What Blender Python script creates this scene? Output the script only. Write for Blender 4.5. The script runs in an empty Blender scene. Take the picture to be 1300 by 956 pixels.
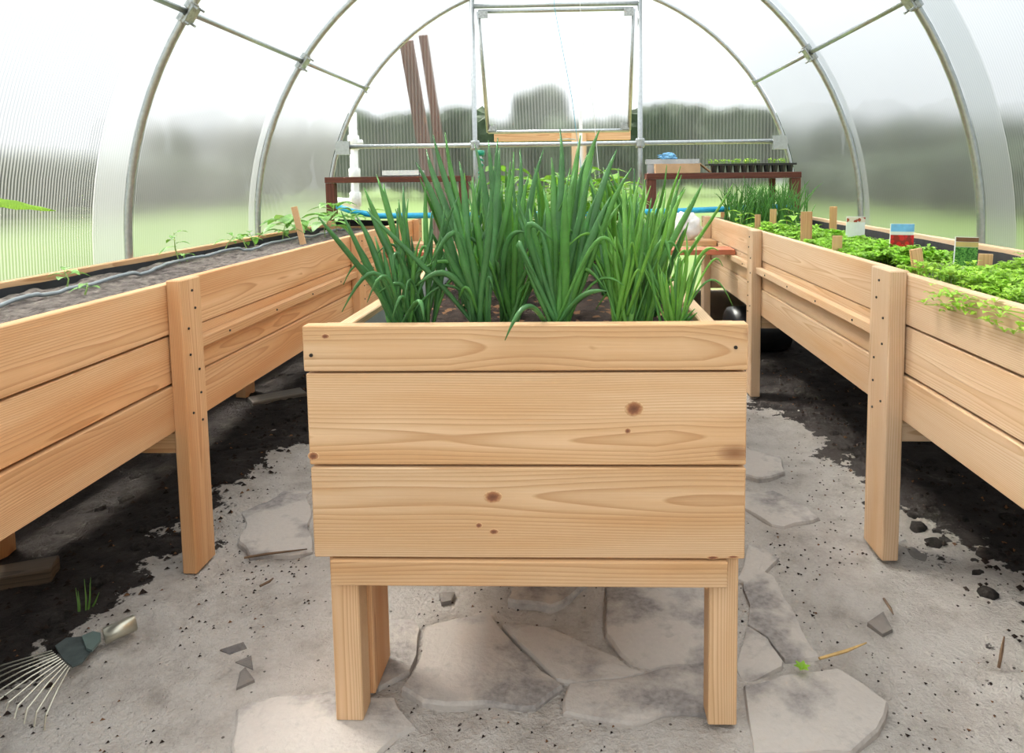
import bpy, bmesh, math, random
from mathutils import Vector, Matrix, noise

# ------------------------------------------------------------------ camera, sky, sun, exposure
SC = bpy.context.scene
COL = SC.collection
FPX, PPX, PPY, IMW, IMH = 878.0, 705.0, 303.0, 1300.0, 956.0
CAM = Vector((0.0, 0.0, 0.961))
_yc = Vector((731.0 - PPX, PPY - 227.0, FPX)).normalized()            # world +Y as the camera sees it (right, up, forward)
_zc = Vector((-118.0, 10200.0, -878.0)).normalized()                  # world +Z
_zc = (_zc - _yc * _zc.dot(_yc)).normalized()
_xc = _yc.cross(_zc) * -1.0
if _xc.x < 0: _xc = -_xc
C_R = Vector((_xc[0], _yc[0], _zc[0])); C_U = Vector((_xc[1], _yc[1], _zc[1])); C_F = Vector((_xc[2], _yc[2], _zc[2]))
cd = bpy.data.cameras.new('camera'); cam = bpy.data.objects.new('camera', cd); COL.objects.link(cam)
cam.matrix_world = Matrix(((C_R.x, C_U.x, -C_F.x, CAM.x), (C_R.y, C_U.y, -C_F.y, CAM.y), (C_R.z, C_U.z, -C_F.z, CAM.z), (0, 0, 0, 1)))
cd.sensor_width = 36.0; cd.sensor_fit = 'HORIZONTAL'; cd.lens = FPX / IMW * 36.0
cd.shift_x = -(PPX - IMW / 2) / IMW; cd.shift_y = -(IMH / 2 - PPY) / IMW
cd.clip_start = 0.02; cd.clip_end = 300
SC.camera = cam

def ray(px, py):
    return (C_R * (px - PPX) + C_U * (PPY - py) + C_F * FPX)
def P(px, py, Y):                       # the point of the place at depth Y
    d = ray(px, py); return CAM + d * ((Y - CAM.y) / d.y)
def PX(px, py, X):                      # ... on the plane x = X
    d = ray(px, py); return CAM + d * ((X - CAM.x) / d.x)
def G(px, py, z=0.0):                   # ... on the plane z
    d = ray(px, py); return CAM + d * ((z - CAM.z) / d.z)

w = bpy.data.worlds.new('overcast_sky'); SC.world = w; w.use_nodes = True
_nt = w.node_tree; bg = _nt.nodes['Background']; bg.inputs[0].default_value = (0.94, 0.97, 1.0, 1)
_tc = _nt.nodes.new('ShaderNodeTexCoord'); _sp = _nt.nodes.new('ShaderNodeSeparateXYZ'); _mr = _nt.nodes.new('ShaderNodeMapRange')   # overcast sky: three times brighter overhead than at the horizon
_nt.links.new(_tc.outputs['Generated'], _sp.inputs[0]); _nt.links.new(_sp.outputs[2], _mr.inputs[0]); _nt.links.new(_mr.outputs[0], bg.inputs[1])
_mr.inputs['To Min'].default_value = 0.60; _mr.inputs['To Max'].default_value = 1.80
sl = bpy.data.lights.new('sun', 'SUN'); sun = bpy.data.objects.new('sun', sl); COL.objects.link(sun)
sl.energy = 7.0; sl.angle = math.radians(14); sl.color = (1.0, 0.95, 0.86)
sun.rotation_euler = Vector((0.50, -0.28, -0.85)).to_track_quat('-Z', 'Y').to_euler()
SC.view_settings.view_transform = 'Standard'; SC.view_settings.look = 'None'
SC.view_settings.gamma = 1.0; SC.view_settings.use_curve_mapping = False
SC.view_settings.exposure = 1.0

# ------------------------------------------------------------------ helpers
RND = random.Random(11)
def U(a, b): return RND.uniform(a, b)

class MB:
    def __init__(s): s.v = []; s.f = []
    def box(s, x, y, z, M=None):
        b = len(s.v)
        for i in range(8):
            p = Vector((x[i & 1], y[(i >> 1) & 1], z[(i >> 2) & 1])); s.v.append(M @ p if M else p)
        for q in ((0, 2, 3, 1), (4, 5, 7, 6), (0, 1, 5, 4), (2, 6, 7, 3), (0, 4, 6, 2), (1, 3, 7, 5)): s.f.append([b + k for k in q])
        return s
    def tube(s, pts, r, n=8, flat=1.0, cap=True):
        pts = [Vector(p) for p in pts]; m = len(pts)
        rr = r if isinstance(r, (list, tuple)) else [r] * m
        t0 = (pts[1] - pts[0]).normalized()
        up = Vector((0, 0, 1)) if abs(t0.z) < 0.9 else Vector((0, 1, 0))
        u = (up - t0 * up.dot(t0)).normalized(); b = len(s.v)
        for i, p in enumerate(pts):
            t = (pts[min(i + 1, m - 1)] - pts[max(i - 1, 0)])
            t = t.normalized() if t.length > 1e-9 else t0
            u = (u - t * u.dot(t)); u = u.normalized() if u.length > 1e-6 else t.orthogonal().normalized()
            v = t.cross(u)
            for k in range(n):
                a = 2 * math.pi * k / n
                s.v.append(p + (u * math.cos(a) * flat + v * math.sin(a)) * rr[i])
        for i in range(m - 1):
            for k in range(n):
                k2 = (k + 1) % n
                s.f.append([b + i * n + k, b + i * n + k2, b + (i + 1) * n + k2, b + (i + 1) * n + k])
        if cap:
            s.f.append([b + k for k in range(n)][::-1]); s.f.append([b + (m - 1) * n + k for k in range(n)])
        return s
    def lathe(s, prof, c, n=16, axis=(0, 0, 1)):
        A = Vector(axis).normalized(); u = A.orthogonal().normalized(); v = A.cross(u); c = Vector(c); b = len(s.v)
        for (r, h) in prof:
            for k in range(n):
                a = 2 * math.pi * k / n; s.v.append(c + A * h + (u * math.cos(a) + v * math.sin(a)) * r)
        for i in range(len(prof) - 1):
            for k in range(n):
                k2 = (k + 1) % n; s.f.append([b + i * n + k, b + i * n + k2, b + (i + 1) * n + k2, b + (i + 1) * n + k])
        s.f.append([b + k for k in range(n)][::-1]); s.f.append([b + (len(prof) - 1) * n + k for k in range(n)])
        return s
    def grid(s, fn, nu, nv):
        b = len(s.v)
        for j in range(nv + 1):
            for i in range(nu + 1): s.v.append(Vector(fn(i / nu, j / nv)))
        for j in range(nv):
            for i in range(nu):
                a = b + j * (nu + 1) + i; s.f.append([a, a + 1, a + nu + 2, a + nu + 1])
        return s
    def blade(s, base, tip, wid, side, bend=0.0, nrm=Vector((0, 0, 1)), seg=3, wavy=0.0):
        """a flat leaf with a fold along its middle"""
        b = len(s.v); base = Vector(base); tip = Vector(tip)
        for i in range(seg + 1):
            t = i / seg; c = base.lerp(tip, t) + nrm * (bend * math.sin(math.pi * t * 0.9))
            ww = wid * (math.sin(math.pi * min(1, t * 0.93 + 0.05)) ** 0.8) * (1 + wavy * (1 if i % 2 else -1))
            s.v += [c - side * ww + nrm * ww * 0.25, c.copy(), c + side * ww + nrm * ww * 0.25]
        for i in range(seg):
            a = b + i * 3
            s.f += [[a, a + 1, a + 4, a + 3], [a + 1, a + 2, a + 5, a + 4]]
        return s
    def build(s, name, mat, parent=None, smooth=False):
        me = bpy.data.meshes.new(name); me.from_pydata([tuple(v) for v in s.v], [], s.f)
        bm = bmesh.new(); bm.from_mesh(me); bmesh.ops.recalc_face_normals(bm, faces=bm.faces); bm.to_mesh(me); bm.free()
        return link(name, me, mat, parent, smooth)

def link(name, me, mat, parent=None, smooth=False):
    if mat and not me.materials: me.materials.append(mat)
    if smooth: me.polygons.foreach_set('use_smooth', [True] * len(me.polygons))
    o = bpy.data.objects.new(name, me); COL.objects.link(o)
    if parent: attach(o, parent)
    return o
def attach(o, parent):
    o.parent = parent
    M = Matrix.Identity(4); q = parent
    M = WM.get(parent.name, Matrix.Identity(4)); o.matrix_parent_inverse = M.inverted()
WM = {}
def setm(o, M):                        # place an object in the world and remember where
    o.matrix_basis = M; WM[o.name] = M
def thing(name, label, cat, loc, group=None):
    o = bpy.data.objects.new(name, None); COL.objects.link(o); o.empty_display_size = 0.05
    setm(o, Matrix.Translation(Vector(loc))); tag(o, label, cat, group); return o
def tag(o, label, cat, group=None, kind=None):
    o['label'] = label; o['category'] = cat
    if group: o['group'] = group
    if kind: o['kind'] = kind
    return o
def struct(o, label=None):
    o['kind'] = 'structure'
    if label: o['label'] = label
    return o

_wb = {}
def wmesh(L, W, T, bev):
    key = (round(L, 3), round(W, 3), round(T, 3))
    if key not in _wb:
        bm = bmesh.new(); bmesh.ops.create_cube(bm, size=1.0)
        bmesh.ops.scale(bm, vec=(L, W, T), verts=bm.verts)
        bmesh.ops.bevel(bm, geom=list(bm.edges), offset=min(bev, T * 0.2), segments=1, affect='EDGES')
        me = bpy.data.meshes.new('board'); bm.to_mesh(me); bm.free(); _wb[key] = me
    return _wb[key]
def wbox(name, x, y, z, mat, parent=None, tilt=0.0, bev=0.002):
    """a sawn board: local X runs along the grain"""
    d = [x[1] - x[0], y[1] - y[0], z[1] - z[0]]; c = Vector(((x[0] + x[1]) / 2, (y[0] + y[1]) / 2, (z[0] + z[1]) / 2))
    o3 = sorted(range(3), key=lambda k: -d[k]); e = [Vector((1, 0, 0)), Vector((0, 1, 0)), Vector((0, 0, 1))]
    a, b = e[o3[0]], e[o3[1]]; n = a.cross(b)
    M = Matrix.Translation(c) @ Matrix((a, b, n)).transposed().to_4x4() @ Matrix.Rotation(tilt, 4, 'Z')
    me = wmesh(d[o3[0]], d[o3[1]], d[o3[2]], bev)
    if not me.materials: me.materials.append(mat)
    o = bpy.data.objects.new(name, me); COL.objects.link(o)
    if me.materials[0] != mat:
        o.material_slots[0].link = 'OBJECT'; o.material_slots[0].material = mat
    setm(o, M)
    if parent: attach(o, parent)
    return o

# ------------------------------------------------------------------ materials
def mat_new(name):
    m = bpy.data.materials.new(name); m.use_nodes = True; nt = m.node_tree
    return m, nt, nt.nodes['Principled BSDF']
def nd(nt, t, **kw):
    n = nt.nodes.new(t)
    for k, v in kw.items():
        if k.startswith('i_'): n.inputs[k[2:].replace('_', ' ')].default_value = v
        else: setattr(n, k, v)
    return n
def ramp(nt, fac, stops):
    r = nt.nodes.new('ShaderNodeValToRGB'); el = r.color_ramp.elements
    while len(el) > 1: el.remove(el[0])
    for i, (p, c) in enumerate(stops):
        e = el[0] if i == 0 else el.new(p); e.position = p; e.color = (*c, 1) if len(c) == 3 else c
    nt.links.new(fac, r.inputs[0]); return r.outputs[0]
def mth(nt, op, a, b=None, c=None):
    n = nt.nodes.new('ShaderNodeMath'); n.operation = op
    for i, x in enumerate((a, b, c)):
        if x is None: continue
        if isinstance(x, (int, float)): n.inputs[i].default_value = x
        else: nt.links.new(x, n.inputs[i])
    return n.outputs[0]
def mixc(nt, fac, a, b, mode='MIX'):
    n = nt.nodes.new('ShaderNodeMix'); n.data_type = 'RGBA'; n.blend_type = mode
    for s, x in ((n.inputs[0], fac), (n.inputs[6], a), (n.inputs[7], b)):
        if isinstance(x, (int, float)): s.default_value = x
        elif isinstance(x, tuple): s.default_value = (*x, 1) if len(x) == 3 else x
        else: nt.links.new(x, s)
    return n.outputs[2]
def bump(nt, b, h, strength=0.3, dist=0.01):
    n = nd(nt, 'ShaderNodeBump'); n.inputs['Strength'].default_value = strength; n.inputs['Distance'].default_value = dist
    nt.links.new(h, n.inputs['Height']); nt.links.new(n.outputs[0], b.inputs['Normal'])

def plain(name, col, rough=0.6, metal=0.0, var=0.12, scale=30.0, bmp=0.0, trans=0.0):
    m, nt, b = mat_new(name)
    tc = nd(nt, 'ShaderNodeTexCoord'); nz = nd(nt, 'ShaderNodeTexNoise'); nz.inputs['Scale'].default_value = scale; nz.inputs['Detail'].default_value = 4
    nt.links.new(tc.outputs['Object'], nz.inputs['Vector'])
    c = ramp(nt, nz.outputs['Fac'], [(0.3, tuple(x * (1 - var) for x in col)), (0.7, tuple(min(1, x * (1 + var)) for x in col))])
    nt.links.new(c, b.inputs['Base Color']); b.inputs['Roughness'].default_value = rough; b.inputs['Metallic'].default_value = metal
    if bmp: bump(nt, b, nz.outputs['Fac'], bmp)
    if trans:
        tr = nd(nt, 'ShaderNodeBsdfTranslucent'); nt.links.new(c, tr.inputs[0]); mx = nd(nt, 'ShaderNodeMixShader'); mx.inputs[0].default_value = trans
        out = nt.nodes['Material Output']; nt.links.new(b.outputs[0], mx.inputs[1]); nt.links.new(tr.outputs[0], mx.inputs[2]); nt.links.new(mx.outputs[0], out.inputs[0])
    return m

def pine(name, light, mid, dark, knot=(0.20, 0.075, 0.03), rings=400.0):
    m, nt, b = mat_new(name); L = nt.links.new
    tc = nd(nt, 'ShaderNodeTexCoord'); oi = nd(nt, 'ShaderNodeObjectInfo')
    off = nd(nt, 'ShaderNodeCombineXYZ'); L(mth(nt, 'MULTIPLY', oi.outputs['Random'], 37.0), off.inputs[0]); L(mth(nt, 'MULTIPLY', oi.outputs['Random'], 11.3), off.inputs[1])
    add = nd(nt, 'ShaderNodeVectorMath'); add.operation = 'ADD'; L(tc.outputs['Object'], add.inputs[0]); L(off.outputs[0], add.inputs[1])
    # knots: sparse cells, stretched a little along the grain
    mk = nd(nt, 'ShaderNodeMapping'); mk.inputs['Scale'].default_value = (2.2, 4.6, 0.0); L(add.outputs[0], mk.inputs[0])
    vo = nd(nt, 'ShaderNodeTexVoronoi'); vo.inputs['Scale'].default_value = 1.0; L(mk.outputs[0], vo.inputs['Vector'])
    sx = nd(nt, 'ShaderNodeSeparateColor'); L(vo.outputs['Color'], sx.inputs[0])
    keep = mth(nt, 'GREATER_THAN', sx.outputs[0], 0.35)
    kd = mth(nt, 'MULTIPLY', ramp(nt, vo.outputs['Distance'], [(0.035, (1, 1, 1)), (0.085, (0, 0, 0))]), keep)
    halo = mth(nt, 'MULTIPLY', ramp(nt, vo.outputs['Distance'], [(0.02, (1, 1, 1)), (0.30, (0, 0, 0))]), keep)
    # growth rings seen on the sawn face
    mn = nd(nt, 'ShaderNodeMapping'); mn.inputs['Scale'].default_value = (0.7, 5.0, 5.0); L(add.outputs[0], mn.inputs[0])
    nz = nd(nt, 'ShaderNodeTexNoise'); nz.inputs['Scale'].default_value = 1.6; nz.inputs['Detail'].default_value = 2; L(mn.outputs[0], nz.inputs['Vector'])
    sp = nd(nt, 'ShaderNodeSeparateXYZ'); L(tc.outputs['Object'], sp.inputs[0])
    yy = mth(nt, 'ADD', sp.outputs[1], mth(nt, 'MULTIPLY_ADD', oi.outputs['Random'], 0.12, -0.06)); zz = mth(nt, 'ADD', sp.outputs[2], 0.06)
    r = mth(nt, 'SQRT', mth(nt, 'ADD', mth(nt, 'MULTIPLY', yy, yy), mth(nt, 'MULTIPLY', zz, zz)))
    ph = mth(nt, 'ADD', mth(nt, 'MULTIPLY', r, rings), mth(nt, 'ADD', mth(nt, 'MULTIPLY', nz.outputs['Fac'], 8.0), mth(nt, 'MULTIPLY', halo, 2.2)))
    fr = mth(nt, 'FRACT', mth(nt, 'MULTIPLY', ph, 0.8))
    line = ramp(nt, fr, [(0.0, (0.0,) * 3), (0.6, (0.35,) * 3), (0.93, (1,) * 3), (1.0, (0.0,) * 3)])
    mf = nd(nt, 'ShaderNodeMapping'); mf.inputs['Scale'].default_value = (8, 260, 260); L(add.outputs[0], mf.inputs[0])
    nf = nd(nt, 'ShaderNodeTexNoise'); nf.inputs['Scale'].default_value = 1.0; nf.inputs['Detail'].default_value = 3; L(mf.outputs[0], nf.inputs['Vector'])
    mb_ = nd(nt, 'ShaderNodeMapping'); mb_.inputs['Scale'].default_value = (1.4, 14, 14); L(add.outputs[0], mb_.inputs[0])
    nb = nd(nt, 'ShaderNodeTexNoise'); nb.inputs['Scale'].default_value = 1.0; nb.inputs['Detail'].default_value = 3; L(mb_.outputs[0], nb.inputs['Vector'])
    base = ramp(nt, nb.outputs['Fac'], [(0.28, tuple(x * y for x, y in zip(mid, (0.93, 0.84, 0.74)))), (0.42, mid), (0.64, light)])
    c = mixc(nt, mth(nt, 'MULTIPLY', line, 0.72), base, dark)
    c = mixc(nt, mth(nt, 'MULTIPLY', nf.outputs['Fac'], 0.36), c, mid, 'MULTIPLY')
    c = mixc(nt, mth(nt, 'MULTIPLY', halo, 0.30), c, dark)
    c = mixc(nt, mth(nt, 'MULTIPLY', kd, 0.85), c, knot)
    tint = mth(nt, 'MULTIPLY_ADD', oi.outputs['Random'], 0.16, 0.90)
    hs = nd(nt, 'ShaderNodeHueSaturation'); L(c, hs.inputs['Color']); L(tint, hs.inputs['Value'])
    L(hs.outputs[0], b.inputs['Base Color']); b.inputs['Roughness'].default_value = 0.62
    b.inputs['Specular IOR Level'].default_value = 0.25
    bump(nt, b, mth(nt, 'ADD', nf.outputs['Fac'], mth(nt, 'MULTIPLY', line, -0.5)), 0.25, 0.002)
    return m

M_PINE = pine('pine_boards', (0.81, 0.60, 0.385), (0.74, 0.50, 0.285), (0.50, 0.27, 0.12))
M_PINE_L = pine('orange_pine_boards', (0.80, 0.54, 0.31), (0.72, 0.43, 0.22), (0.48, 0.23, 0.09))
M_PINE_R = pine('pale_pine_boards', (0.82, 0.64, 0.45), (0.76, 0.55, 0.355), (0.56, 0.34, 0.18))
M_STAKE = pine('stake_wood', (0.78, 0.52, 0.30), (0.68, 0.42, 0.22), (0.5, 0.27, 0.12))
M_RED = pine('red_stained_wood', (0.20, 0.072, 0.048), (0.15, 0.052, 0.035), (0.08, 0.026, 0.018), rings=90)
M_REDPALE = pine('terracotta_stained_wood', (0.62, 0.25, 0.14), (0.54, 0.2, 0.11), (0.38, 0.13, 0.07), rings=90)
M_GREYWOOD = pine('weathered_grey_wood', (0.30, 0.26, 0.22), (0.22, 0.19, 0.16), (0.12, 0.10, 0.08), rings=90)
M_DARKWOOD = pine('dirty_brown_wood', (0.17, 0.115, 0.07), (0.12, 0.08, 0.05), (0.06, 0.04, 0.025), rings=90)
M_STEEL = plain('galvanised_steel', (0.46, 0.485, 0.49), 0.36, 0.9, 0.10, 60)
M_CLAMP = plain('zinc_clamp', (0.42, 0.44, 0.44), 0.45, 0.8, 0.25, 90)
M_SCREW = plain('black_screw', (0.03, 0.025, 0.02), 0.5, 0.4)
M_BLACK = plain('black_fabric_liner', (0.018, 0.018, 0.020), 0.75, 0, 0.3, 12, 0.5)
M_FOIL = plain('pale_grey_plastic_liner', (0.56, 0.57, 0.57), 0.45, 0, 0.15, 9, 0.5)
M_HOSE = plain('grey_drip_hose', (0.22, 0.25, 0.26), 0.3, 0, 0.1)
M_BLUE = plain('blue_plastic_pipe', (0.02, 0.38, 0.64), 0.35, 0, 0.1)
M_BLUEBAG = plain('light_blue_plastic', (0.20, 0.50, 0.82), 0.35, 0, 0.15)
M_WHITE = plain('white_plastic', (0.78, 0.79, 0.78), 0.4, 0, 0.04)
M_SACK = plain('white_sack_plastic', (0.74, 0.72, 0.69), 0.5, 0, 0.18, 18, 0.5)
M_YELLOW = plain('yellow_plastic_bag', (0.86, 0.55, 0.03), 0.4, 0, 0.15, 12, 0.4)
M_CARD = plain('cardboard', (0.52, 0.34, 0.20), 0.8, 0, 0.12, 14)
M_BLKPLAST = plain('black_plastic', (0.015, 0.015, 0.016), 0.35, 0, 0.2)
M_TEAL = plain('green_hose_plastic', (0.01, 0.30, 0.17), 0.35, 0, 0.1)
M_TWINE = plain('blue_twine', (0.16, 0.45, 0.58), 0.7)
M_TWIG = plain('brown_twig', (0.13, 0.075, 0.04), 0.8, 0, 0.3)
M_DRY = plain('dry_straw_leaf', (0.55, 0.36, 0.14), 0.7, 0, 0.3)
M_ONION = [plain('onion_leaf_%s' % n, c, 0.42, 0, 0.25, 22, 0, 0.30) for n, c in
           (('bluish_green', (0.085, 0.245, 0.07)), ('mid_green', (0.11, 0.31, 0.06)), ('fresh_green', (0.18, 0.43, 0.06)))]
M_CHIVE = plain('chive_green', (0.10, 0.30, 0.05), 0.45, 0, 0.25, 15, 0, 0.25)
M_PEPPER = plain('pepper_leaf_green', (0.20, 0.41, 0.035), 0.4, 0, 0.3, 14, 0, 0.35)
M_SALAD = plain('salad_leaf_green', (0.30, 0.56, 0.045), 0.45, 0, 0.32, 20, 0, 0.35)
M_SALAD2 = plain('curled_salad_leaf_green', (0.36, 0.60, 0.06), 0.45, 0, 0.32, 20, 0, 0.35)
M_SEEDL = plain('seedling_green', (0.16, 0.37, 0.05), 0.45, 0, 0.3, 25, 0, 0.3)
M_STEM = plain('stem_green', (0.30, 0.45, 0.12), 0.5)
M_GRASS = plain('grass_green', (0.09, 0.19, 0.025), 0.6)
M_RAKE = plain('dark_green_grey_steel', (0.10, 0.125, 0.12), 0.45, 0.5, 0.25, 40)
M_TINE = plain('bare_rake_wire', (0.55, 0.52, 0.42), 0.35, 0.8)
M_TREE = [plain('tree_foliage_%d' % i, c, 0.9, 0, 0.45, 2.5, 0) for i, c in enumerate(((0.022, 0.038, 0.018), (0.028, 0.048, 0.021), (0.036, 0.054, 0.03)))]
M_BARK = plain('bark', (0.10, 0.07, 0.05), 0.9)

def soil_mat(name, dark, light, wood_bits=False):
    m, nt, b = mat_new(name); L = nt.links.new
    tc = nd(nt, 'ShaderNodeTexCoord'); n1 = nd(nt, 'ShaderNodeTexNoise'); n1.inputs['Scale'].default_value = 38; n1.inputs['Detail'].default_value = 8; n1.inputs['Roughness'].default_value = 0.7
    L(tc.outputs['Object'], n1.inputs['Vector'])
    c = ramp(nt, n1.outputs['Fac'], [(0.35, dark), (0.7, light)])
    if wood_bits:
        v = nd(nt, 'ShaderNodeTexVoronoi'); v.inputs['Scale'].default_value = 70; L(tc.outputs['Object'], v.inputs['Vector'])
        s = nd(nt, 'ShaderNodeSeparateColor'); L(v.outputs['Color'], s.inputs[0])
        c = mixc(nt, mth(nt, 'GREATER_THAN', s.outputs[0], 0.9), c, (0.22, 0.11, 0.055))
    L(c, b.inputs['Base Color']); b.inputs['Roughness'].default_value = 0.95; b.inputs['Specular IOR Level'].default_value = 0.1
    bump(nt, b, n1.outputs['Fac'], 0.9, 0.02); return m
M_SOIL = soil_mat('grey_brown_bed_soil', (0.05, 0.042, 0.037), (0.30, 0.255, 0.225))
M_SOILD = soil_mat('dark_mulch_soil', (0.014, 0.011, 0.009), (0.075, 0.05, 0.04), True)

def floor_mat():
    m, nt, b = mat_new('sand_and_dark_earth'); L = nt.links.new
    tc = nd(nt, 'ShaderNodeTexCoord'); sp = nd(nt, 'ShaderNodeSeparateXYZ'); L(tc.outputs['Object'], sp.inputs[0])
    def nz(s, d=6, r=0.6):
        n = nd(nt, 'ShaderNodeTexNoise'); n.inputs['Scale'].default_value = s; n.inputs['Detail'].default_value = d; n.inputs['Roughness'].default_value = r
        L(tc.outputs['Object'], n.inputs['Vector']); return n.outputs['Fac']
    big, mid, fine = nz(2.3, 6, 0.65), nz(9, 8, 0.7), nz(120, 4)
    sand = ramp(nt, mid, [(0.26, (0.34, 0.30, 0.265)), (0.42, (0.56, 0.51, 0.46)), (0.54, (0.66, 0.61, 0.56)), (0.75, (0.70, 0.65, 0.60))])
    sand = mixc(nt, mth(nt, 'MULTIPLY', fine, 0.35), sand, (0.40, 0.35, 0.30), 'MULTIPLY')
    earth = ramp(nt, mid, [(0.30, (0.016, 0.013, 0.012)), (0.60, (0.055, 0.046, 0.042)), (0.75, (0.12, 0.105, 0.095))])
    # dark garden earth lies along both sides, past the bed legs
    xa = mth(nt, 'ABSOLUTE', mth(nt, 'ADD', sp.outputs[0], 0.06))
    far = mth(nt, 'MULTIPLY', mth(nt, 'MAXIMUM', mth(nt, 'ADD', sp.outputs[1], -2.35), 0.0), 0.30)
    k = mth(nt, 'ADD', mth(nt, 'ADD', xa, far), mth(nt, 'MULTIPLY_ADD', big, 1.0, -0.5))
    k = mth(nt, 'ADD', k, mth(nt, 'MULTIPLY_ADD', mid, 0.5, -0.25))
    fac = ramp(nt, k, [(0.98, (0, 0, 0)), (1.10, (1, 1, 1))])
    c = mixc(nt, fac, sand, earth)
    v = nd(nt, 'ShaderNodeTexVoronoi'); v.inputs['Scale'].default_value = 75; L(tc.outputs['Object'], v.inputs['Vector'])
    s = nd(nt, 'ShaderNodeSeparateColor'); L(v.outputs['Color'], s.inputs[0])
    speck = mth(nt, 'MULTIPLY', mth(nt, 'GREATER_THAN', s.outputs[0], 0.80), mth(nt, 'LESS_THAN', v.outputs['Distance'], mth(nt, 'MULTIPLY', s.outputs[1], 0.24)))
    speck = mth(nt, 'MULTIPLY', speck, mth(nt, 'GREATER_THAN', big, 0.44))
    c = mixc(nt, mth(nt, 'MULTIPLY', speck, 0.85), c, (0.07, 0.055, 0.045))
    L(c, b.inputs['Base Color']); b.inputs['Roughness'].default_value = 0.95; b.inputs['Specular IOR Level'].default_value = 0.1
    bump(nt, b, mth(nt, 'ADD', mid, mth(nt, 'MULTIPLY', fine, 0.25)), 0.9, 0.05); return m
M_FLOOR = floor_mat()
def stone_mat(name, a, b_, sand):
    m, nt, b = mat_new(name); L = nt.links.new
    tc = nd(nt, 'ShaderNodeTexCoord'); oi = nd(nt, 'ShaderNodeObjectInfo')
    n = nd(nt, 'ShaderNodeTexNoise'); n.noise_dimensions = '4D'; n.inputs['Scale'].default_value = 6; n.inputs['Detail'].default_value = 8; n.inputs['Roughness'].default_value = 0.62
    L(tc.outputs['Object'], n.inputs['Vector']); L(mth(nt, 'MULTIPLY', oi.outputs['Random'], 20.0), n.inputs['W'])
    f = nd(nt, 'ShaderNodeTexNoise'); f.inputs['Scale'].default_value = 90; f.inputs['Detail'].default_value = 5; L(tc.outputs['Object'], f.inputs['Vector'])
    st = ramp(nt, f.outputs['Fac'], [(0.3, a), (0.7, b_)])
    c = mixc(nt, ramp(nt, n.outputs['Fac'], [(0.41, (0, 0, 0)), (0.52, (1, 1, 1))]), st, mixc(nt, mth(nt, 'MULTIPLY', f.outputs['Fac'], 0.5), sand, tuple(x * 0.72 for x in sand)))
    L(c, b.inputs['Base Color']); b.inputs['Roughness'].default_value = 0.9; b.inputs['Specular IOR Level'].default_value = 0.15
    bump(nt, b, f.outputs['Fac'], 0.5, 0.006); return m
M_STONE = stone_mat('flagstone_dusted_with_sand', (0.21, 0.19, 0.18), (0.34, 0.31, 0.29), (0.52, 0.47, 0.425))
M_STONED = stone_mat('dark_slate_piece', (0.075, 0.07, 0.072), (0.14, 0.13, 0.13), (0.22, 0.195, 0.175))

def poly_mat(name, axis, pitch, clear, rough, stripe=0.20, milky=(0.80, 0.82, 0.82), tint=(0.92, 0.94, 0.94)):
    """twin-wall polycarbonate: fine channels, see-through but softening"""
    m, nt, b = mat_new(name); L = nt.links.new; nt.nodes.remove(b); out = nt.nodes['Material Output']
    tc = nd(nt, 'ShaderNodeTexCoord'); sp = nd(nt, 'ShaderNodeSeparateXYZ'); L(tc.outputs['Object'], sp.inputs[0])
    s = mth(nt, 'SINE', mth(nt, 'MULTIPLY', sp.outputs[axis], 2 * math.pi / pitch))
    s01 = mth(nt, 'MULTIPLY_ADD', s, 0.5, 0.5)
    nz = nd(nt, 'ShaderNodeTexNoise'); nz.inputs['Scale'].default_value = 1.7; nz.inputs['Detail'].default_value = 3; L(tc.outputs['Object'], nz.inputs['Vector'])
    rf = nd(nt, 'ShaderNodeBsdfRefraction'); rf.inputs['IOR'].default_value = 1.035; rf.inputs['Roughness'].default_value = rough; rf.inputs['Color'].default_value = (*tint, 1)
    tp = nd(nt, 'ShaderNodeBsdfTransparent'); tp.inputs[0].default_value = (*tint, 1)
    see = nd(nt, 'ShaderNodeMixShader'); see.inputs[0].default_value = 0.12 if axis == 1 else 0.15
    L(rf.outputs[0], see.inputs[1]); L(tp.outputs[0], see.inputs[2])
    tl = nd(nt, 'ShaderNodeBsdfTranslucent'); tl.inputs[0].default_value = (*milky, 1)
    df = nd(nt, 'ShaderNodeBsdfDiffuse'); df.inputs[0].default_value = (0.82, 0.85, 0.86, 1)
    ml = nd(nt, 'ShaderNodeMixShader'); ml.inputs[0].default_value = 0.18; L(tl.outputs[0], ml.inputs[1]); L(df.outputs[0], ml.inputs[2])
    mx = nd(nt, 'ShaderNodeMixShader'); L(see.outputs[0], mx.inputs[1]); L(ml.outputs[0], mx.inputs[2])
    L(mth(nt, 'ADD', mth(nt, 'MULTIPLY_ADD', s01, stripe, 1 - clear - stripe / 2), mth(nt, 'MULTIPLY_ADD', nz.outputs['Fac'], 0.10, -0.05)), mx.inputs[0])
    gl = nd(nt, 'ShaderNodeBsdfGlossy'); gl.inputs['Roughness'].default_value = 0.22
    lw = nd(nt, 'ShaderNodeLayerWeight'); lw.inputs['Blend'].default_value = 0.25
    m2 = nd(nt, 'ShaderNodeMixShader'); L(mth(nt, 'MULTIPLY', lw.outputs['Fresnel'], 0.30), m2.inputs[0]); L(mx.outputs[0], m2.inputs[1]); L(gl.outputs[0], m2.inputs[2])
    bp = nd(nt, 'ShaderNodeBump'); bp.inputs['Strength'].default_value = 0.35; bp.inputs['Distance'].default_value = 0.002; L(s, bp.inputs['Height']); L(bp.outputs[0], gl.inputs['Normal'])
    L(m2.outputs[0], out.inputs[0]); return m
M_POLY = poly_mat('polycarbonate_sheet_channels', 1, 0.0115, 0.89, 0.48, 0.18, tint=(0.55, 0.57, 0.575))
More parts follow.
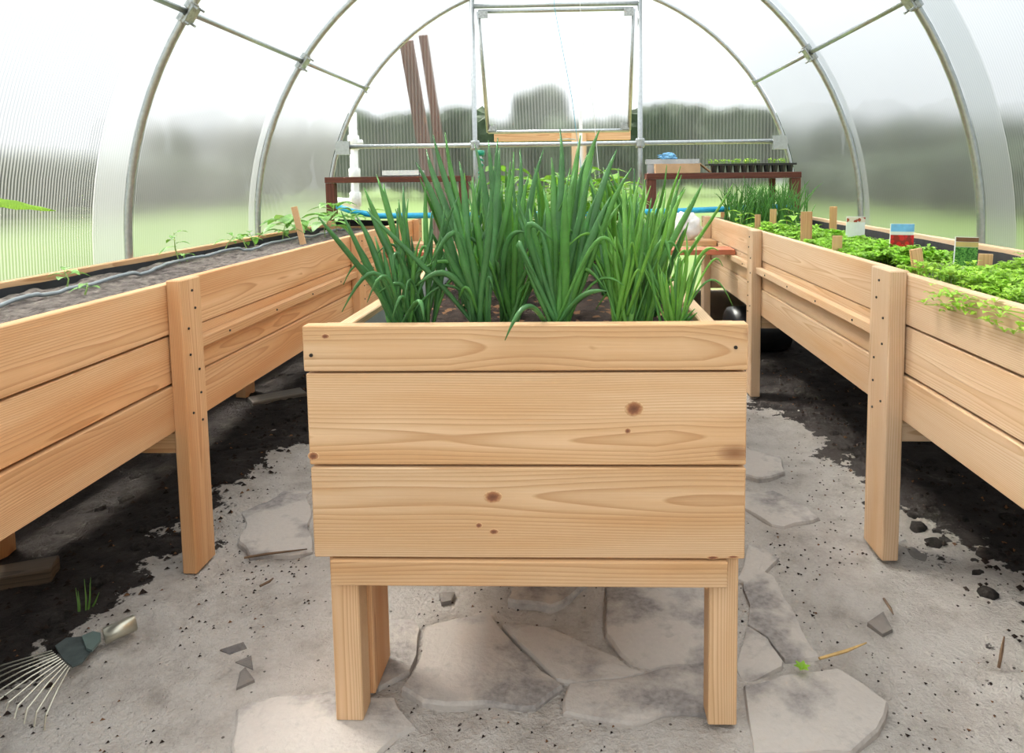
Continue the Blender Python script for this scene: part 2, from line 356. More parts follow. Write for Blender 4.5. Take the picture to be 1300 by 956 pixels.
M_POLYS = poly_mat('polycarbonate_overlap', 1, 0.0115, 0.66, 0.7, tint=(0.70, 0.73, 0.75))
M_POLYE = poly_mat('polycarbonate_end_sheet', 0, 0.021, 0.935, 0.45, 0.06, tint=(0.86, 0.88, 0.88))

# ------------------------------------------------------------------ the setting
XC, ZC, R0 = -0.1025, 0.706, 1.5
RIBS = [-1.61, -0.61, 0.39, 1.39, 2.39, 3.39, 4.39]
YF, YB = -1.61, 4.39
fl = MB()
def ffn(u, v):
    x = XC - 1.62 + 3.24 * u; y = -1.75 + 6.3 * v
    h = noise.noise(Vector((x * 3.1, y * 3.1, 0.3))) * 0.010 + noise.noise(Vector((x * 11, y * 11, 4))) * 0.006
    if abs(x + 0.06) > 0.85: h += 0.5 * (abs(noise.noise(Vector((x * 14, y * 14, 9)))) * 0.035) + min(0.02, (abs(x + 0.06) - 0.85) * 0.1)
    return (x, y, h - 0.012)
fl.grid(ffn, 150, 260)
floor = struct(fl.build('floor', M_FLOOR, None, True), 'sandy greenhouse floor with flagstones and dark earth along both sides')

def arch_pt(r, a, y): return Vector((XC + r * math.cos(a), y, ZC + r * math.sin(a)))
def vault(side, y0, y1, r=R0, a_top=math.pi / 2):
    m = MB(); n = 26
    def fn(u, v):
        y = y0 + (y1 - y0) * u
        t = v * (n + 4)
        if t < 4: return (XC + side * r, y, ZC * t / 4)
        a = (t - 4) / n * a_top; return (XC + side * r * math.cos(a), y, ZC + r * math.sin(a))
    m.grid(fn, 2, n + 4); return m
def inward(o, c=Vector((XC, 1.4, 0.9))):
    me = o.data
    p = me.polygons[len(me.polygons) // 2]
    if p.normal.dot(c - p.center) < 0: me.flip_normals()
    return o
for side, nm in ((-1, 'wall_left'), (1, 'wall_right')):
    root = bpy.data.objects.new(nm, None); COL.objects.link(root); setm(root, Matrix.Translation((XC + side * R0, 1.4, 0)))
    struct(root, 'curved translucent polycarbonate %s side of the greenhouse' % nm[5:])
    for y0, y1 in ((YF, 0.39), (0.39, 2.39), (2.39, 4.39)): inward(vault(side, y0, y1).build('panel', M_POLY, root, True))
    for y0, y1 in ((2.24, 2.40), (3.34, 3.40)): inward(vault(side, y0, y1, R0 + 0.006).build('overlap_strip', M_POLYS, root, True))

def end_wall(nm, y, xs):
    root = bpy.data.objects.new(nm, None); COL.objects.link(root); setm(root, Matrix.Translation((XC, y, 0)))
    struct(root, 'polycarbonate end wall of the greenhouse')
    def pane(xa, xb, zlo, zhi=None):
        m = MB(); n = 12
        def fn(u, v):
            x = xa + (xb - xa) * u; zt = ZC + math.sqrt(max(0.0, R0 ** 2 - (x - XC) ** 2))
            if zhi is not None: zt = min(zt, zhi)
            return (x, y, zlo + (zt - zlo) * v)
        m.grid(fn, n, 4); inward(m.build('pane', M_POLYE, root))
    for (xa, xb, zl, zh) in xs: pane(xa, xb, zl, zh)
DXL, DXR, ZBAR, ZTOP = -0.635, 0.405, 1.18, 2.036
end_wall('wall_back', YB + 0.012, [(XC - R0, DXL, 0, None), (DXR, XC + R0, 0, None), (DXL, DXR, 0, ZBAR), (DXL, DXR, ZTOP, None)])
end_wall('wall_front', YF - 0.012, [(XC - R0, DXL, 0, None), (DXR, XC + R0, 0, None), (DXL, DXR, 0, None)])

for nm, x, y in (('added_plinth_left', (XC - R0 + 0.004, XC - R0 + 0.0), (YF, YB)), ('added_plinth_right', (XC + R0 - 0.0, XC + R0 - 0.004), (YF, YB)), ('added_plinth_back', (XC - R0, XC + R0), (YB + 0.016, YB + 0.041)), ('added_plinth_front', (XC - R0, XC + R0), (YF - 0.041, YF - 0.016))):  # unseen boards, added to cut the light coming in under the beds
    if 'left' in nm: x = (XC - R0 - 0.030, XC - R0 - 0.004)
    if 'right' in nm: x = (XC + R0 + 0.004, XC + R0 + 0.030)
    struct(wbox(nm, x, y, (-0.06, 0.24), M_DARKWOOD), 'added unseen timber plinth board blocking light at the foot of the greenhouse wall')
# steel tube frame: hoops, purlins, door posts, clamps
fr = thing('greenhouse_frame', 'galvanised steel tube frame of arched hoops and purlins carrying the polycarbonate', 'frame', (XC, 1.4, 0))
RR = R0 - 0.018
for y in RIBS:
    pts = [(XC - RR, y, 0), (XC - RR, y, 0.35)] + [arch_pt(RR, math.pi - math.pi * i / 48, y) for i in range(49)] + [(XC + RR, y, 0.35), (XC + RR, y, 0)]
    MB().tube(pts, 0.0135, 10).build('hoop', M_STEEL, fr, True)
AP = math.radians(34.5)
for a in (AP, math.pi / 2, math.pi - AP):
    for y0, y1 in zip(RIBS[:-1], RIBS[1:]):
        MB().tube([arch_pt(RR, a, y0 + 0.01), arch_pt(RR, a, y1 - 0.01)], 0.0105, 8).build('purlin', M_STEEL, fr, True)
    for y in RIBS[3:]:
        c = arch_pt(RR, a, y); t = Vector((-math.sin(a), 0, math.cos(a))); n = Vector((math.cos(a), 0, math.sin(a)))
        B = Matrix((t, Vector((0, 1, 0)), n)).transposed().to_4x4(); B.translation = c
        m = MB()
        big = 1.0 if y < 4 else 0.6
        for s in (-1, 1):
            m.lathe([(0.012, -0.016), (0.021 * big, -0.013), (0.022 * big, 0.013), (0.012, 0.016)], c + t * s * 0.026 * big, 12, t)
        m.box((-0.034 * big, 0.034 * big), (-0.026, 0.026), (-0.020 * big, -0.014 * big), B)
        cl = m.build('clamp', M_CLAMP, fr); cl['kind'] = 'stuff'
        for s in (-1, 1):
            for q in (-1, 1):
                bo = MB().tube([c + t * s * 0.030 * big + Vector((0, q * 0.020, 0)) - n * 0.008, c + t * s * 0.030 * big + Vector((0, q * 0.020, 0)) - n * 0.036 * big], 0.0042, 6)
                bo.build('bolt', M_CLAMP, cl)
MB().tube([(XC - 1.415, YB, ZBAR), (XC + 1.415, YB, ZBAR)], 0.014, 10).build('cross_bar', M_STEEL, fr, True)
for x in (DXL, DXR):
    MB().tube([(x, YB, 0), (x, YB, ZC + math.sqrt(RR ** 2 - (x - XC) ** 2))], 0.0155, 10).build('door_post', M_STEEL, fr, True)
    MB().lathe([(0.026, -0.03), (0.03, -0.02), (0.03, 0.02), (0.026, 0.03)], (x, YB, ZBAR), 12).build('bracket', M_CLAMP, fr)
for s in (-1, 1):
    MB().box((XC + s * 1.375 - 0.045, XC + s * 1.375 + 0.045), (YB - 0.02, YB + 0.004), (ZBAR - 0.05, ZBAR + 0.035)).build('bracket', M_STEEL, fr)
MB().tube([(DXL, YB, ZTOP), (DXR, YB, ZTOP)], 0.014, 10).build('door_head', M_STEEL, fr, True)

# the vent window, hinged at the top and pushed outwards
wt, wbm = Vector((0, YB - 0.01, ZTOP - 0.035)), Vector((0, YB + 0.36, 1.285))
win = bpy.data.objects.new('window_1', None); COL.objects.link(win); setm(win, Matrix.Translation((-0.115, YB, 1.3))); struct(win, 'top-hung polycarbonate vent window pushed open in the end wall')
xa, xb = DXL + 0.04, DXR - 0.04
for nm_, p, q in (('frame_side', (xa, wt.y, wt.z), (xa, wbm.y, wbm.z)), ('frame_side', (xb, wt.y, wt.z), (xb, wbm.y, wbm.z)), ('frame_top', (xa, wt.y, wt.z), (xb, wt.y, wt.z)), ('frame_bottom', (xa, wbm.y, wbm.z), (xb, wbm.y, wbm.z))):
    MB().tube([p, q], 0.0125, 8).build(nm_, M_STEEL, win, True)
inward(MB().grid(lambda u, v: (xa + (xb - xa) * u, wt.y + 0.014 + (wbm.y - wt.y) * v, wt.z + (wbm.z - wt.z) * v), 2, 2).build('pane', M_POLYE, win))
for x in (xa + 0.03, xb - 0.03):
    for p, dz in ((wt, -0.02), (wbm, 0.03)):
        MB().box((x - 0.03, x + 0.03), (p.y - 0.02, p.y - 0.012), (p.z + dz - 0.025, p.z + dz + 0.02)).build('corner_plate', M_CLAMP, win)
MB().tube([(-0.12, wbm.y - 0.02, wbm.z - 0.06), (-0.05, wbm.y - 0.03, wbm.z - 0.055), (0.0, wbm.y - 0.02, wbm.z - 0.06)], 0.006, 6).build('handle', M_TINE, win)

# ------------------------------------------------------------------ flagstones in the floor
def stone(pix, h=0.012, mat=None, name='flagstone', world=None):
    pts = world or [G(x, y, 0.0) for x, y in pix]
    # roughen the outline
    out = []
    for i, p in enumerate(pts):
        q = pts[(i + 1) % len(pts)]; L_ = (q - p).length; k = max(1, int(L_ / 0.028))
        for j in range(k):
            c = p.lerp(q, j / k); nv = noise.noise_vector(c * 9); out.append(Vector((c.x + nv.x * 0.03, c.y + nv.y * 0.03, 0)))
    cen = sum(out, Vector()) / len(out); n = len(out); m = MB()
    tx, ty = U(-0.035, 0.035), U(-0.035, 0.035)
    def lift(p, z): return Vector((p.x, p.y, z + (p.x - cen.x) * tx + (p.y - cen.y) * ty))
    for sc_, z in ((1.0, -0.035), (1.0, h - 0.006), (0.97, h), (0.6, h + 0.002)):
        for p in out:
            q = cen + (p - cen) * sc_; m.v.append(lift(q, z + (noise.noise(q * 14) * 0.003 if sc_ < 1 else 0)))
    for r in range(3):
        for i in range(n): j = (i + 1) % n; m.f.append([r * n + i, r * n + j, (r + 1) * n + j, (r + 1) * n + i])
    m.f.append([3 * n + i for i in range(n)])
    return m.build(name, mat or M_STONE, floor)
stones = [
    [(768, 742), (905, 738), (925, 775), (922, 836), (880, 838), (825, 846), (792, 822), (770, 800)],
    [(640, 792), (700, 800), (790, 828), (820, 850), (745, 862), (705, 858), (690, 846)],
    [(470, 778), (540, 782), (546, 792), (512, 846), (480, 862), (455, 850)],
    [(552, 792), (620, 776), (634, 792), (684, 848), (722, 866), (690, 900), (540, 892), (505, 870)],
    [(948, 718), (985, 730), (1012, 772), (1040, 826), (1002, 838), (968, 800), (944, 786)],
    [(944, 790), (966, 802), (1000, 840), (1000, 846), (950, 862), (935, 840)],
    [(945, 565), (990, 578), (992, 598), (960, 606), (938, 600)],
    [(938, 640), (985, 668), (1000, 672), (1042, 655), (1030, 640), (985, 620), (945, 620)],
    [(322, 620), (395, 618), (400, 694), (312, 706), (300, 690)],
    [(950, 690), (985, 712), (960, 742), (940, 735)],
    [(728, 864), (880, 842), (925, 842), (935, 900), (800, 915), (730, 905)],
    [(300, 905), (420, 870), (500, 880), (530, 930), (420, 990), (300, 960)],
    [(950, 868), (1060, 850), (1120, 900), (1090, 960), (960, 960)],
    [(640, 690), (720, 690), (755, 735), (700, 770), (640, 760)],
    [(320, 545), (388, 520), (392, 560), (330, 590)],
]
for k, s in enumerate(stones): stone(s, -0.006 + 0.008 * RND.random())
for s in ([(284, 825), (318, 808), (322, 816), (296, 830)], [(298, 842), (326, 828), (328, 848)], [(300, 858), (312, 848), (326, 866), (300, 880)], [(1112, 792), (1130, 780), (1142, 800), (1128, 804)],
          [(1140, 690), (1162, 684), (1195, 702), (1180, 714), (1150, 708)], [(565, 750), (582, 748), (578, 758), (568, 762)]):
    stone(s, -0.004, M_STONED, 'slate_piece')
cr = MB()
for k in range(5200):
    x = U(-1.35, 1.25); y = U(0.95, 3.4); s = U(0.0014, 0.0042) * (2.4 if abs(x + .06) > 0.95 and RND.random() < 0.5 else 1)
    if abs(x + .06) < 0.9 and noise.noise(Vector((x * 3, y * 3, 2))) < 0.0: continue
    c = Vector((x, y, ffn((x - XC + 1.62) / 3.24, (y + 1.75) / 6.3)[2] + s * 0.3)); b = len(cr.v)
    cr.v += [c + Vector((s * U(.7, 1.5), 0, 0)), c + Vector((-s * .5, s * U(.6, 1.4), 0)), c + Vector((-s * .6, -s, 0)), c + Vector((0, 0, s * U(.5, 1.1)))]
    cr.f += [[b, b + 1, b + 3], [b + 1, b + 2, b + 3], [b + 2, b, b + 3]]
co = cr.build('earth_crumbs', M_SOILD, floor); co['kind'] = 'stuff'
lumps = MB()
for k in range(420):
    sd = -1 if RND.random() < 0.5 else 1; x = sd * U(0.98, 1.42) - 0.06; y = U(1.2, 4.0); s = U(0.012, 0.04) * U(.5, 1)
    c = Vector((x, y, 0.004)); b = len(lumps.v)
    for (r, h) in ((1, -0.2), (0.85, 0.35), (0.35, 0.62)):
        for q in range(6): a = q * math.pi / 3 + k; lumps.v.append(c + Vector((math.cos(a) * r * s * U(.7, 1.2), math.sin(a) * r * s * U(.7, 1.2), h * s)))
    for r in range(2):
        for q in range(6): lumps.f.append([b + r * 6 + q, b + r * 6 + (q + 1) % 6, b + r * 6 + 6 + (q + 1) % 6, b + r * 6 + 6 + q])
    lumps.f.append([b + 12 + q for q in range(6)])
lo = lumps.build('earth_clods', soil_mat('dark_clod_earth', (0.014, 0.012, 0.011), (0.07, 0.06, 0.054)), floor, True); lo['kind'] = 'stuff'

# ------------------------------------------------------------------ the ground, the lawn and the trees outside
def out_mat():
    m, nt, b = mat_new('lawn_and_dry_ground'); L = nt.links.new
    tc = nd(nt, 'ShaderNodeTexCoord'); n = nd(nt, 'ShaderNodeTexNoise'); n.inputs['Scale'].default_value = 0.6; n.inputs['Detail'].default_value = 6; L(tc.outputs['Object'], n.inputs['Vector'])
    sp = nd(nt, 'ShaderNodeSeparateXYZ'); L(tc.outputs['Object'], sp.inputs[0])
    grass = ramp(nt, n.outputs['Fac'], [(0.3, (0.055, 0.105, 0.012)), (0.7, (0.10, 0.16, 0.02))])
    dry = ramp(nt, n.outputs['Fac'], [(0.3, (0.24, 0.20, 0.085)), (0.7, (0.31, 0.26, 0.12))])
    k = mth(nt, 'ADD', mth(nt, 'MAXIMUM', mth(nt, 'ABSOLUTE', sp.outputs[0]), mth(nt, 'MULTIPLY', mth(nt, 'ADD', sp.outputs[1], 2.0), 0.8)), mth(nt, 'MULTIPLY', n.outputs['Fac'], 1.5))
    c = mixc(nt, ramp(nt, mth(nt, 'MULTIPLY', k, 0.1), [(0.62, (0, 0, 0)), (0.80, (1, 1, 1))]), dry, grass)
    L(c, b.inputs['Base Color']); b.inputs['Roughness'].default_value = 0.95; return m
gd = MB(); gd.grid(lambda u, v: (-90 + 180 * u, -60 + 150 * v, -0.06), 2, 2)
gro = gd.build('lawn', out_mat()); struct(gro, 'lawn and dry ground around the greenhouse')
def tree(x, y, h, wd, k):
    t = thing('tree' if h > 3 else 'bush', ('single tall tree rising above the hedge-like row behind the vent window' if h > 6 else 'dark green clipped tree in the row facing the end wall' if y > 36 else 'low dark green bush in the hedge on the seedling side' if x < 0 else 'low dark green bush in the hedge on the salad side'), 'tree' if h > 3 else 'bush', (x, y, -0.06), 'trees beyond the lawn')
    bm = bmesh.new(); bmesh.ops.create_icosphere(bm, subdivisions=4, radius=1.0)
    sd = Vector((k * 3.7, k * 1.3, k * 2.1))
    for v in bm.verts:
        p = v.co.copy(); p = p * (1 / max(abs(p.x), abs(p.y), abs(p.z))) ** 0.65; d = 1 + 0.13 * noise.noise(p * 1.6 + sd) + 0.10 * noise.noise(p * 4 + sd) + 0.12 * noise.noise(p * 9 + sd)
        v.co = Vector((x + p.x * wd * d, y + p.y * wd * 0.62 * d, h * 0.55 + p.z * h * 0.46 * d))
    me = bpy.data.meshes.new('crown'); bm.to_mesh(me); bm.free(); link('crown', me, M_TREE[k % 3], t)
    MB().tube([(x, y, -0.1), (x + 0.1, y, h * 0.5)], [0.18, 0.1], 7).build('trunk', M_BARK, t)
k = 0
for x in range(-24, 29, 4):
    k += 1; tree(x + U(-.2, .2), 37, 4.5 + U(-0.2, 0.2), 1.62, k); k += 1; tree(x + 2 + U(-.2, .2), 41.5, 4.95 + U(-0.2, 0.2), 1.62, k)
tree(-2.3, 47, 7.4, 1.9, 29)
for i in range(10):
    y = 1.0 + i * 3.4
    for (x, dx, h) in ((-17.0, -3.2, 2.05), (11.0, 3.2, 1.65)):
        k += 1; tree(x, y + U(-.15, .15), h + U(-.15, .15), 1.42, k); k += 1; tree(x + dx, y + 1.7, h + 0.35 + U(-.15, .15), 1.42, k)

# things standing just outside the end wall
def leaning(px0, px1, Y, label, wd):
    b, a = P(*px0, Y), P(*px1, Y - 0.25); d = (b - a).normalized(); b2 = b + d * ((-0.05 - b.z) / d.z)
    mid = (a + b2) / 2; L_ = (a - b2).length
    o = link('leaning_post', wmesh(L_, wd, 0.06, 0.003).copy(), M_RED)
    o.data.materials.clear(); o.data.materials.append(M_RED)
    xx = (a - b2).normalized(); yy = Vector((1, 0, 0)); yy = (yy - xx * yy.dot(xx)).normalized(); zz = xx.cross(yy)
    Mx = Matrix((xx, yy, zz)).transposed().to_4x4(); Mx.translation = mid; setm(o, Mx); tag(o, label, 'post')
leaning((548, 238), (516, 52), 4.9, 'wider red-brown post leaning outside the end wall', 0.085)
leaning((566, 232), (538, 45), 5.4, 'narrower red-brown post leaning outside the end wall', 0.06)
wp = thing('drain_pipe', 'white plastic pipe with couplings standing outside the end wall', 'pipe', P(450, 300, 4.65))
x0 = P(450, 200, 4.65).x
MB().tube([(x0, 4.65, -0.06), (x0, 4.65, 1.42)], 0.026, 10).build('pipe', M_WHITE, wp, True)
for z in (1.22, 1.0, 0.84): MB().lathe([(0.027, -0.05), (0.038, -0.045), (0.038, 0.045), (0.027, 0.05)], (x0, 4.65, z), 12).build('coupling', M_WHITE, wp, True)
MB().tube([(x0, 4.65, 0.83), (x0 - 0.05, 4.65, 0.82), (x0 - 0.2, 4.65, 0.83)], 0.028, 8).build('side_branch', M_WHITE, wp, True)
MB().tube([(x0, 4.65, 1.21), (x0 + 0.06, 4.65, 1.22)], 0.022, 8).build('outlet', M_WHITE, wp, True)
ts = thing('wooden_trestle', 'plain wooden crossbeam on a post outside below the vent window', 'trestle', (0, 5.3, -0.06))
p0, p1 = P(628, 174, 5.3), P(800, 170, 5.3)
wbox('crossbeam', (p0.x, p1.x), (5.26, 5.32), (p0.z - 0.035, p0.z + 0.045), M_PINE, ts)
pc = P(735, 190, 5.3).x
wbox('post', (pc - 0.055, pc + 0.055), (5.21, 5.26), (-0.06, p0.z + 0.02), M_PINE, ts)
ws = P(737, 140, 5.1); tag(MB().box((ws.x - 0.012, ws.x + 0.012), (5.09, 5.11), (-0.06, ws.z)).build('white_stake', M_WHITE), 'thin white stake standing outside beneath the vent window', 'stake')

# ------------------------------------------------------------------ raised beds along the sides
SCREW = None
def screw(p, n, parent):
    global SCREW
    if SCREW is None:
        SCREW = bpy.data.meshes.new('screw'); bm = bmesh.new(); bmesh.ops.create_cone(bm, cap_ends=True, segments=8, radius1=0.0034, radius2=0.0028, depth=0.003); bm.to_mesh(SCREW); bm.free(); SCREW.materials.append(M_SCREW)
    o = bpy.data.objects.new('screw', SCREW); COL.objects.link(o)
    M = Vector(n).to_track_quat('Z', 'Y').to_matrix().to_4x4(); M.translation = Vector(p) + Vector(n) * 0.001; setm(o, M); attach(o, parent)
ZS = [0.724, 0.596, 0.475, 0.358]
YE = 4.20
def side_bed(sd, xin, xpost, xout, zout, posts, mat, label, soil_z):
    """sd -1 left, +1 right; xin aisle face of the boards, xout the wall side"""
    t = thing('raised_bed', label, 'planter', ((xin + xout) / 2, 2.0, 0))
    th = 0.026
    def xr(a, b): return (min(a, b), max(a, b))
    joints = [-0.9, posts[0][0] + 0.045, YE]
    for i in range(3):
        off = [0.0, 0.003, -0.002][i]
        for y0, y1 in ((-0.9, posts[0][0] + 0.044), (posts[0][0] + 0.046, YE)):
            wbox('plank', xr(xin + sd * off, xin + sd * (th + off)), (y0, y1), (ZS[i + 1] + 0.0035, ZS[i] - 0.0025 + (0.003 if y0 > 0 else 0)), mat, t)
    for i in range(3):
        wbox('back_plank', xr(xout, xout - sd * th), (-0.9, YE), (ZS[i + 1] + 0.003 + (zout - ZS[0]), ZS[i] - 0.003 + (zout - ZS[0])), mat, t)
    for i in range(3): wbox('end_plank', xr(xin + sd * th, xout - sd * th), (YE - th, YE), (ZS[i + 1] + 0.004, ZS[i] - 0.004), mat, t)
    for (y, wd) in posts:
        po = wbox('post', xr(xpost, xin - sd * 0.0005), (y, y + wd), (0.0, 0.731), mat, t, 0, 0.003)
        for z in (0.70, 0.655, 0.61, 0.545, 0.50, 0.44, 0.40, 0.37):
            screw((xpost, y + wd * (0.5 + 0.22 * math.sin(z * 90)), z), (-sd, 0, 0), po)
        wbox('back_post', xr(xout - sd * 0.03, xout - sd * 0.075), (y, y + wd), (0.0, 0.36), mat, t)
        wbox('bearer', xr(xin + sd * 0.005, xout - sd * 0.08), (y + 0.02, y + 0.065), (0.300, 0.350), mat, t)
    for (a, b) in zip(posts[:-1], posts[1:]):
        lg = wbox('ledge', xr(xin - 0.0006 * sd, xin - sd * 0.026), (a[0] + a[1], b[0]), (0.545, 0.572), mat, t)
        for k in range(4): y = a[0] + a[1] + 0.15 + k * 0.3; screw((xin - sd * 0.026, y, 0.558), (-sd, 0, 0), lg)
    m = MB(); lx = xin + sd * (th + 0.012); ox = xout - sd * (th + 0.012)
    def lfn(u, v):
        y = -0.85 + (YE - th - 0.01 + 0.85) * u
        prof = [(lx - sd * 0.006, ZS[0] - 0.012), (lx - sd * 0.006, 0.37), (ox + sd * 0.006, 0.362), (ox + sd * 0.006, zout - 0.016 - 0.012 * abs(noise.noise(Vector((y * 2.3, 3, 1)))))]
        k_ = int(round(v * 3)); return (prof[k_][0], y, prof[k_][1])
    m.grid(lfn, 40, 3).build('liner', M_BLACK, t)
    s = MB()
    def sfn(u, v):
        x = lx + (ox - lx) * u; y = -0.84 + (YE - th - 0.02 + 0.84) * v
        h = noise.noise(Vector((x * 7, y * 7, sd))) * 0.014 + noise.noise(Vector((x * 24, y * 24, sd))) * 0.008 + noise.noise(Vector((x * 60, y * 60, 5))) * 0.004
        return (x, y, soil_z + h + 0.012 * (1 - u) * (1 if sd < 0 else 0))
    s.grid(sfn, 42, 300); zf = lambda x, y: sfn((x - lx) / (ox - lx), (y + 0.84) / (YE - th - 0.02 + 0.84))[2]
    so = s.build('bed_soil', M_SOIL, None, True); tag(so, 'loose grey-brown soil filling the bed of %s' % ('scattered seedlings' if sd < 0 else 'salad greens'), 'soil', None, 'stuff')
    return t, zf
XLI, XLP, XLO = -0.978, -0.942, -1.545
XRI, XRP, XRO = 0.797, 0.755, 1.345
bedL, sL = side_bed(-1, XLI, XLP, XLO, 0.708, [(1.60, 0.09), (2.95, 0.09), (4.10, 0.09)], M_PINE_L, 'long orange pine raised bed with black liner and sparse seedlings', 0.668)
bedR, sR = side_bed(1, XRI, XRP, XRO, 0.735, [(1.675, 0.11), (2.98, 0.09), (4.10, 0.09)], M_PINE_R, 'long pale pine raised bed full of salad greens and wooden markers', 0.668)

# ------------------------------------------------------------------ the bed in the middle
YC0, YC1 = 1.126, 3.25
XA, XB = -0.460, 0.281
mb = thing('raised_bed', 'pine planter box on legs standing alone in the aisle, full of green onions', 'planter', ((XA + XB) / 2, 2.1, 0))
CZ = [0.721, 0.641, 0.478, 0.3145]
frontp = []
for i, dx in enumerate((0.0, 0.002, 0.004)):
    frontp.append(wbox('front_plank', (XA + dx * (1 if i else 0), XB - dx * 0.3), (YC0 + (0.0, 0.003, 0.001)[i], YC0 + 0.026), (CZ[i + 1] + 0.0022, CZ[i] - (0.0 if i == 0 else 0.0022)), M_PINE, mb))
for i in range(3): wbox('end_plank', (XA, XB), (YC1, YC1 + 0.026), (CZ[i + 1] + 0.002, CZ[i] - 0.002), M_PINE, mb)
SL, SR = -0.412, 0.235       # aisle faces of the side boards stand just inside the corner blocks
for sd, x in ((-1, SL), (1, SR)):
    for i in range(3):
        wbox('side_plank', (min(x, x - sd * 0.026), max(x, x - sd * 0.026)), (YC0 + 0.027, YC1), (CZ[i + 1] + 0.002, CZ[i] - 0.002 - (0.0 if i else 0.001)), M_PINE, mb)
    for y in (YC0 + 0.0265, YC0 + 1.05, YC1 - 0.075):
        wbox('corner_block', (min(x + sd * 0.0005, x + sd * 0.043), max(x + sd * 0.0005, x + sd * 0.043)), (y, y + 0.075), (0.315, 0.706), M_PINE, mb)
for x0_, x1_ in ((-0.437, -0.388), (0.224, 0.274)):
    wbox('leg', (x0_, x1_), (YC0 + 0.020, YC0 + 0.066), (0.0, 0.3135), M_PINE, mb)
    wbox('leg', (x0_, x1_), (YC1 - 0.05, YC1), (0.0, 0.3135), M_PINE, mb)
wbox('leg', (-0.432, -0.385), (YC0 + 0.085, YC0 + 0.19), (0.0, 0.268), M_PINE_L, mb)
wbox('front_rail', (-0.428, 0.251), (YC0 - 0.004, YC0 + 0.0195), (0.268, 0.313), M_PINE, mb)
wbox('bearer', (-0.355, 0.22), (YC0 + 0.03, YC0 + 0.07), (0.262, 0.312), M_PINE, mb)
wbox('bearer', (-0.355, 0.22), (YC1 - 0.09, YC1 - 0.05), (0.262, 0.312), M_PINE, mb)
for (px, py, i) in ((395, 451, 0), (934, 441, 0)):
    screw(P(px, py, YC0), (0, -1, 0), frontp[0])
def knot_mat():
    m, nt, b = mat_new('brown_knot'); tc = nd(nt, 'ShaderNodeTexCoord'); v = nd(nt, 'ShaderNodeVectorMath'); v.operation = 'LENGTH'; nt.links.new(tc.outputs['Object'], v.inputs[0])
    n = nd(nt, 'ShaderNodeTexNoise'); n.inputs['Scale'].default_value = 3; nt.links.new(tc.outputs['Object'], n.inputs['Vector'])
    f = mth(nt, 'ADD', v.outputs['Value'], mth(nt, 'MULTIPLY_ADD', n.outputs['Fac'], 0.5, -0.25))
    nt.links.new(ramp(nt, f, [(0.1, (0.16, 0.06, 0.028)), (0.45, (0.24, 0.09, 0.04)), (0.62, (0.36, 0.15, 0.065)), (0.8, (0.52, 0.28, 0.13)), (0.97, (0.70, 0.46, 0.25))]), b.inputs['Base Color']); b.inputs['Roughness'].default_value = 0.6; return m
M_KNOT = knot_mat(); KM = bpy.data.meshes.new('knot'); _b = bmesh.new(); bmesh.ops.create_cone(_b, cap_ends=True, segments=14, radius1=1.0, radius2=0.92, depth=0.2); _b.to_mesh(KM); _b.free(); KM.materials.append(M_KNOT)
for (px, py, rx, rz, i) in ((805, 519, 13, 11, 1), (797, 547, 4.5, 4, 1), (398, 579, 8, 6, 1), (626, 631, 13, 9, 2), (608, 667, 5, 4, 2), (627, 675, 7, 4, 2), (413, 427, 6, 3.5, 0), (905, 708, 9, 2.5, 2), (931, 707, 8, 2, 2)):
    yk = YC0 + (0.0, 0.003, 0.001)[i]; q = P(px, py, yk); sc_ = yk / FPX
    o = bpy.data.objects.new('knot', KM); COL.objects.link(o); setm(o, Matrix.Translation(q) @ Matrix.Rotation(math.radians(90), 4, 'X') @ Matrix.Diagonal((rx * sc_, rz * sc_, 0.004, 1))); attach(o, frontp[i])
m = MB(); ln = 0.003
for (ax, bx) in ((SL + 0.0265, SL + 0.030), (SR - 0.030, SR - 0.0265)):
    m.grid(lambda u, v, ax=ax, bx=bx: ((ax + bx) / 2 + 0.003 * noise.noise(Vector((u * 20, v * 4, ax))), YC0 + 0.03 + (YC1 - YC0 - 0.034) * u, 0.332 + 0.375 * v), 40, 4)
m.grid(lambda u, v: (SL + 0.03 + (SR - SL - 0.06) * u, YC0 + 0.031, 0.332 + 0.375 * v), 10, 3)
m.grid(lambda u, v: (SL + 0.03 + (SR - SL - 0.06) * u, YC1 - 0.004, 0.332 + 0.375 * v), 10, 3)
li = m.build('liner', M_FOIL, mb, True); li['kind'] = 'stuff'
wbox('bottom_board', (SL + 0.03, SR - 0.03), (YC0 + 0.033, YC1 - 0.006), (0.3155, 0.330), M_PINE, mb)
def cfn(u, v):
    x = SL + 0.036 + (SR - SL - 0.072) * u; y = YC0 + 0.038 + (YC1 - YC0 - 0.048) * v
    return (x, y, 0.672 + noise.noise(Vector((x * 12, y * 12, 7))) * 0.010 + noise.noise(Vector((x * 45, y * 45, 7))) * 0.007)
tag(MB().grid(cfn, 60, 200).build('bed_soil', M_SOILD, None, True), 'dark mulchy soil between the green onions of the box in the aisle', 'soil', None, 'stuff')

def zC(x, y): return cfn((x - SL - 0.036) / (SR - SL - 0.072), (y - YC0 - 0.038) / (YC1 - YC0 - 0.048))[2]
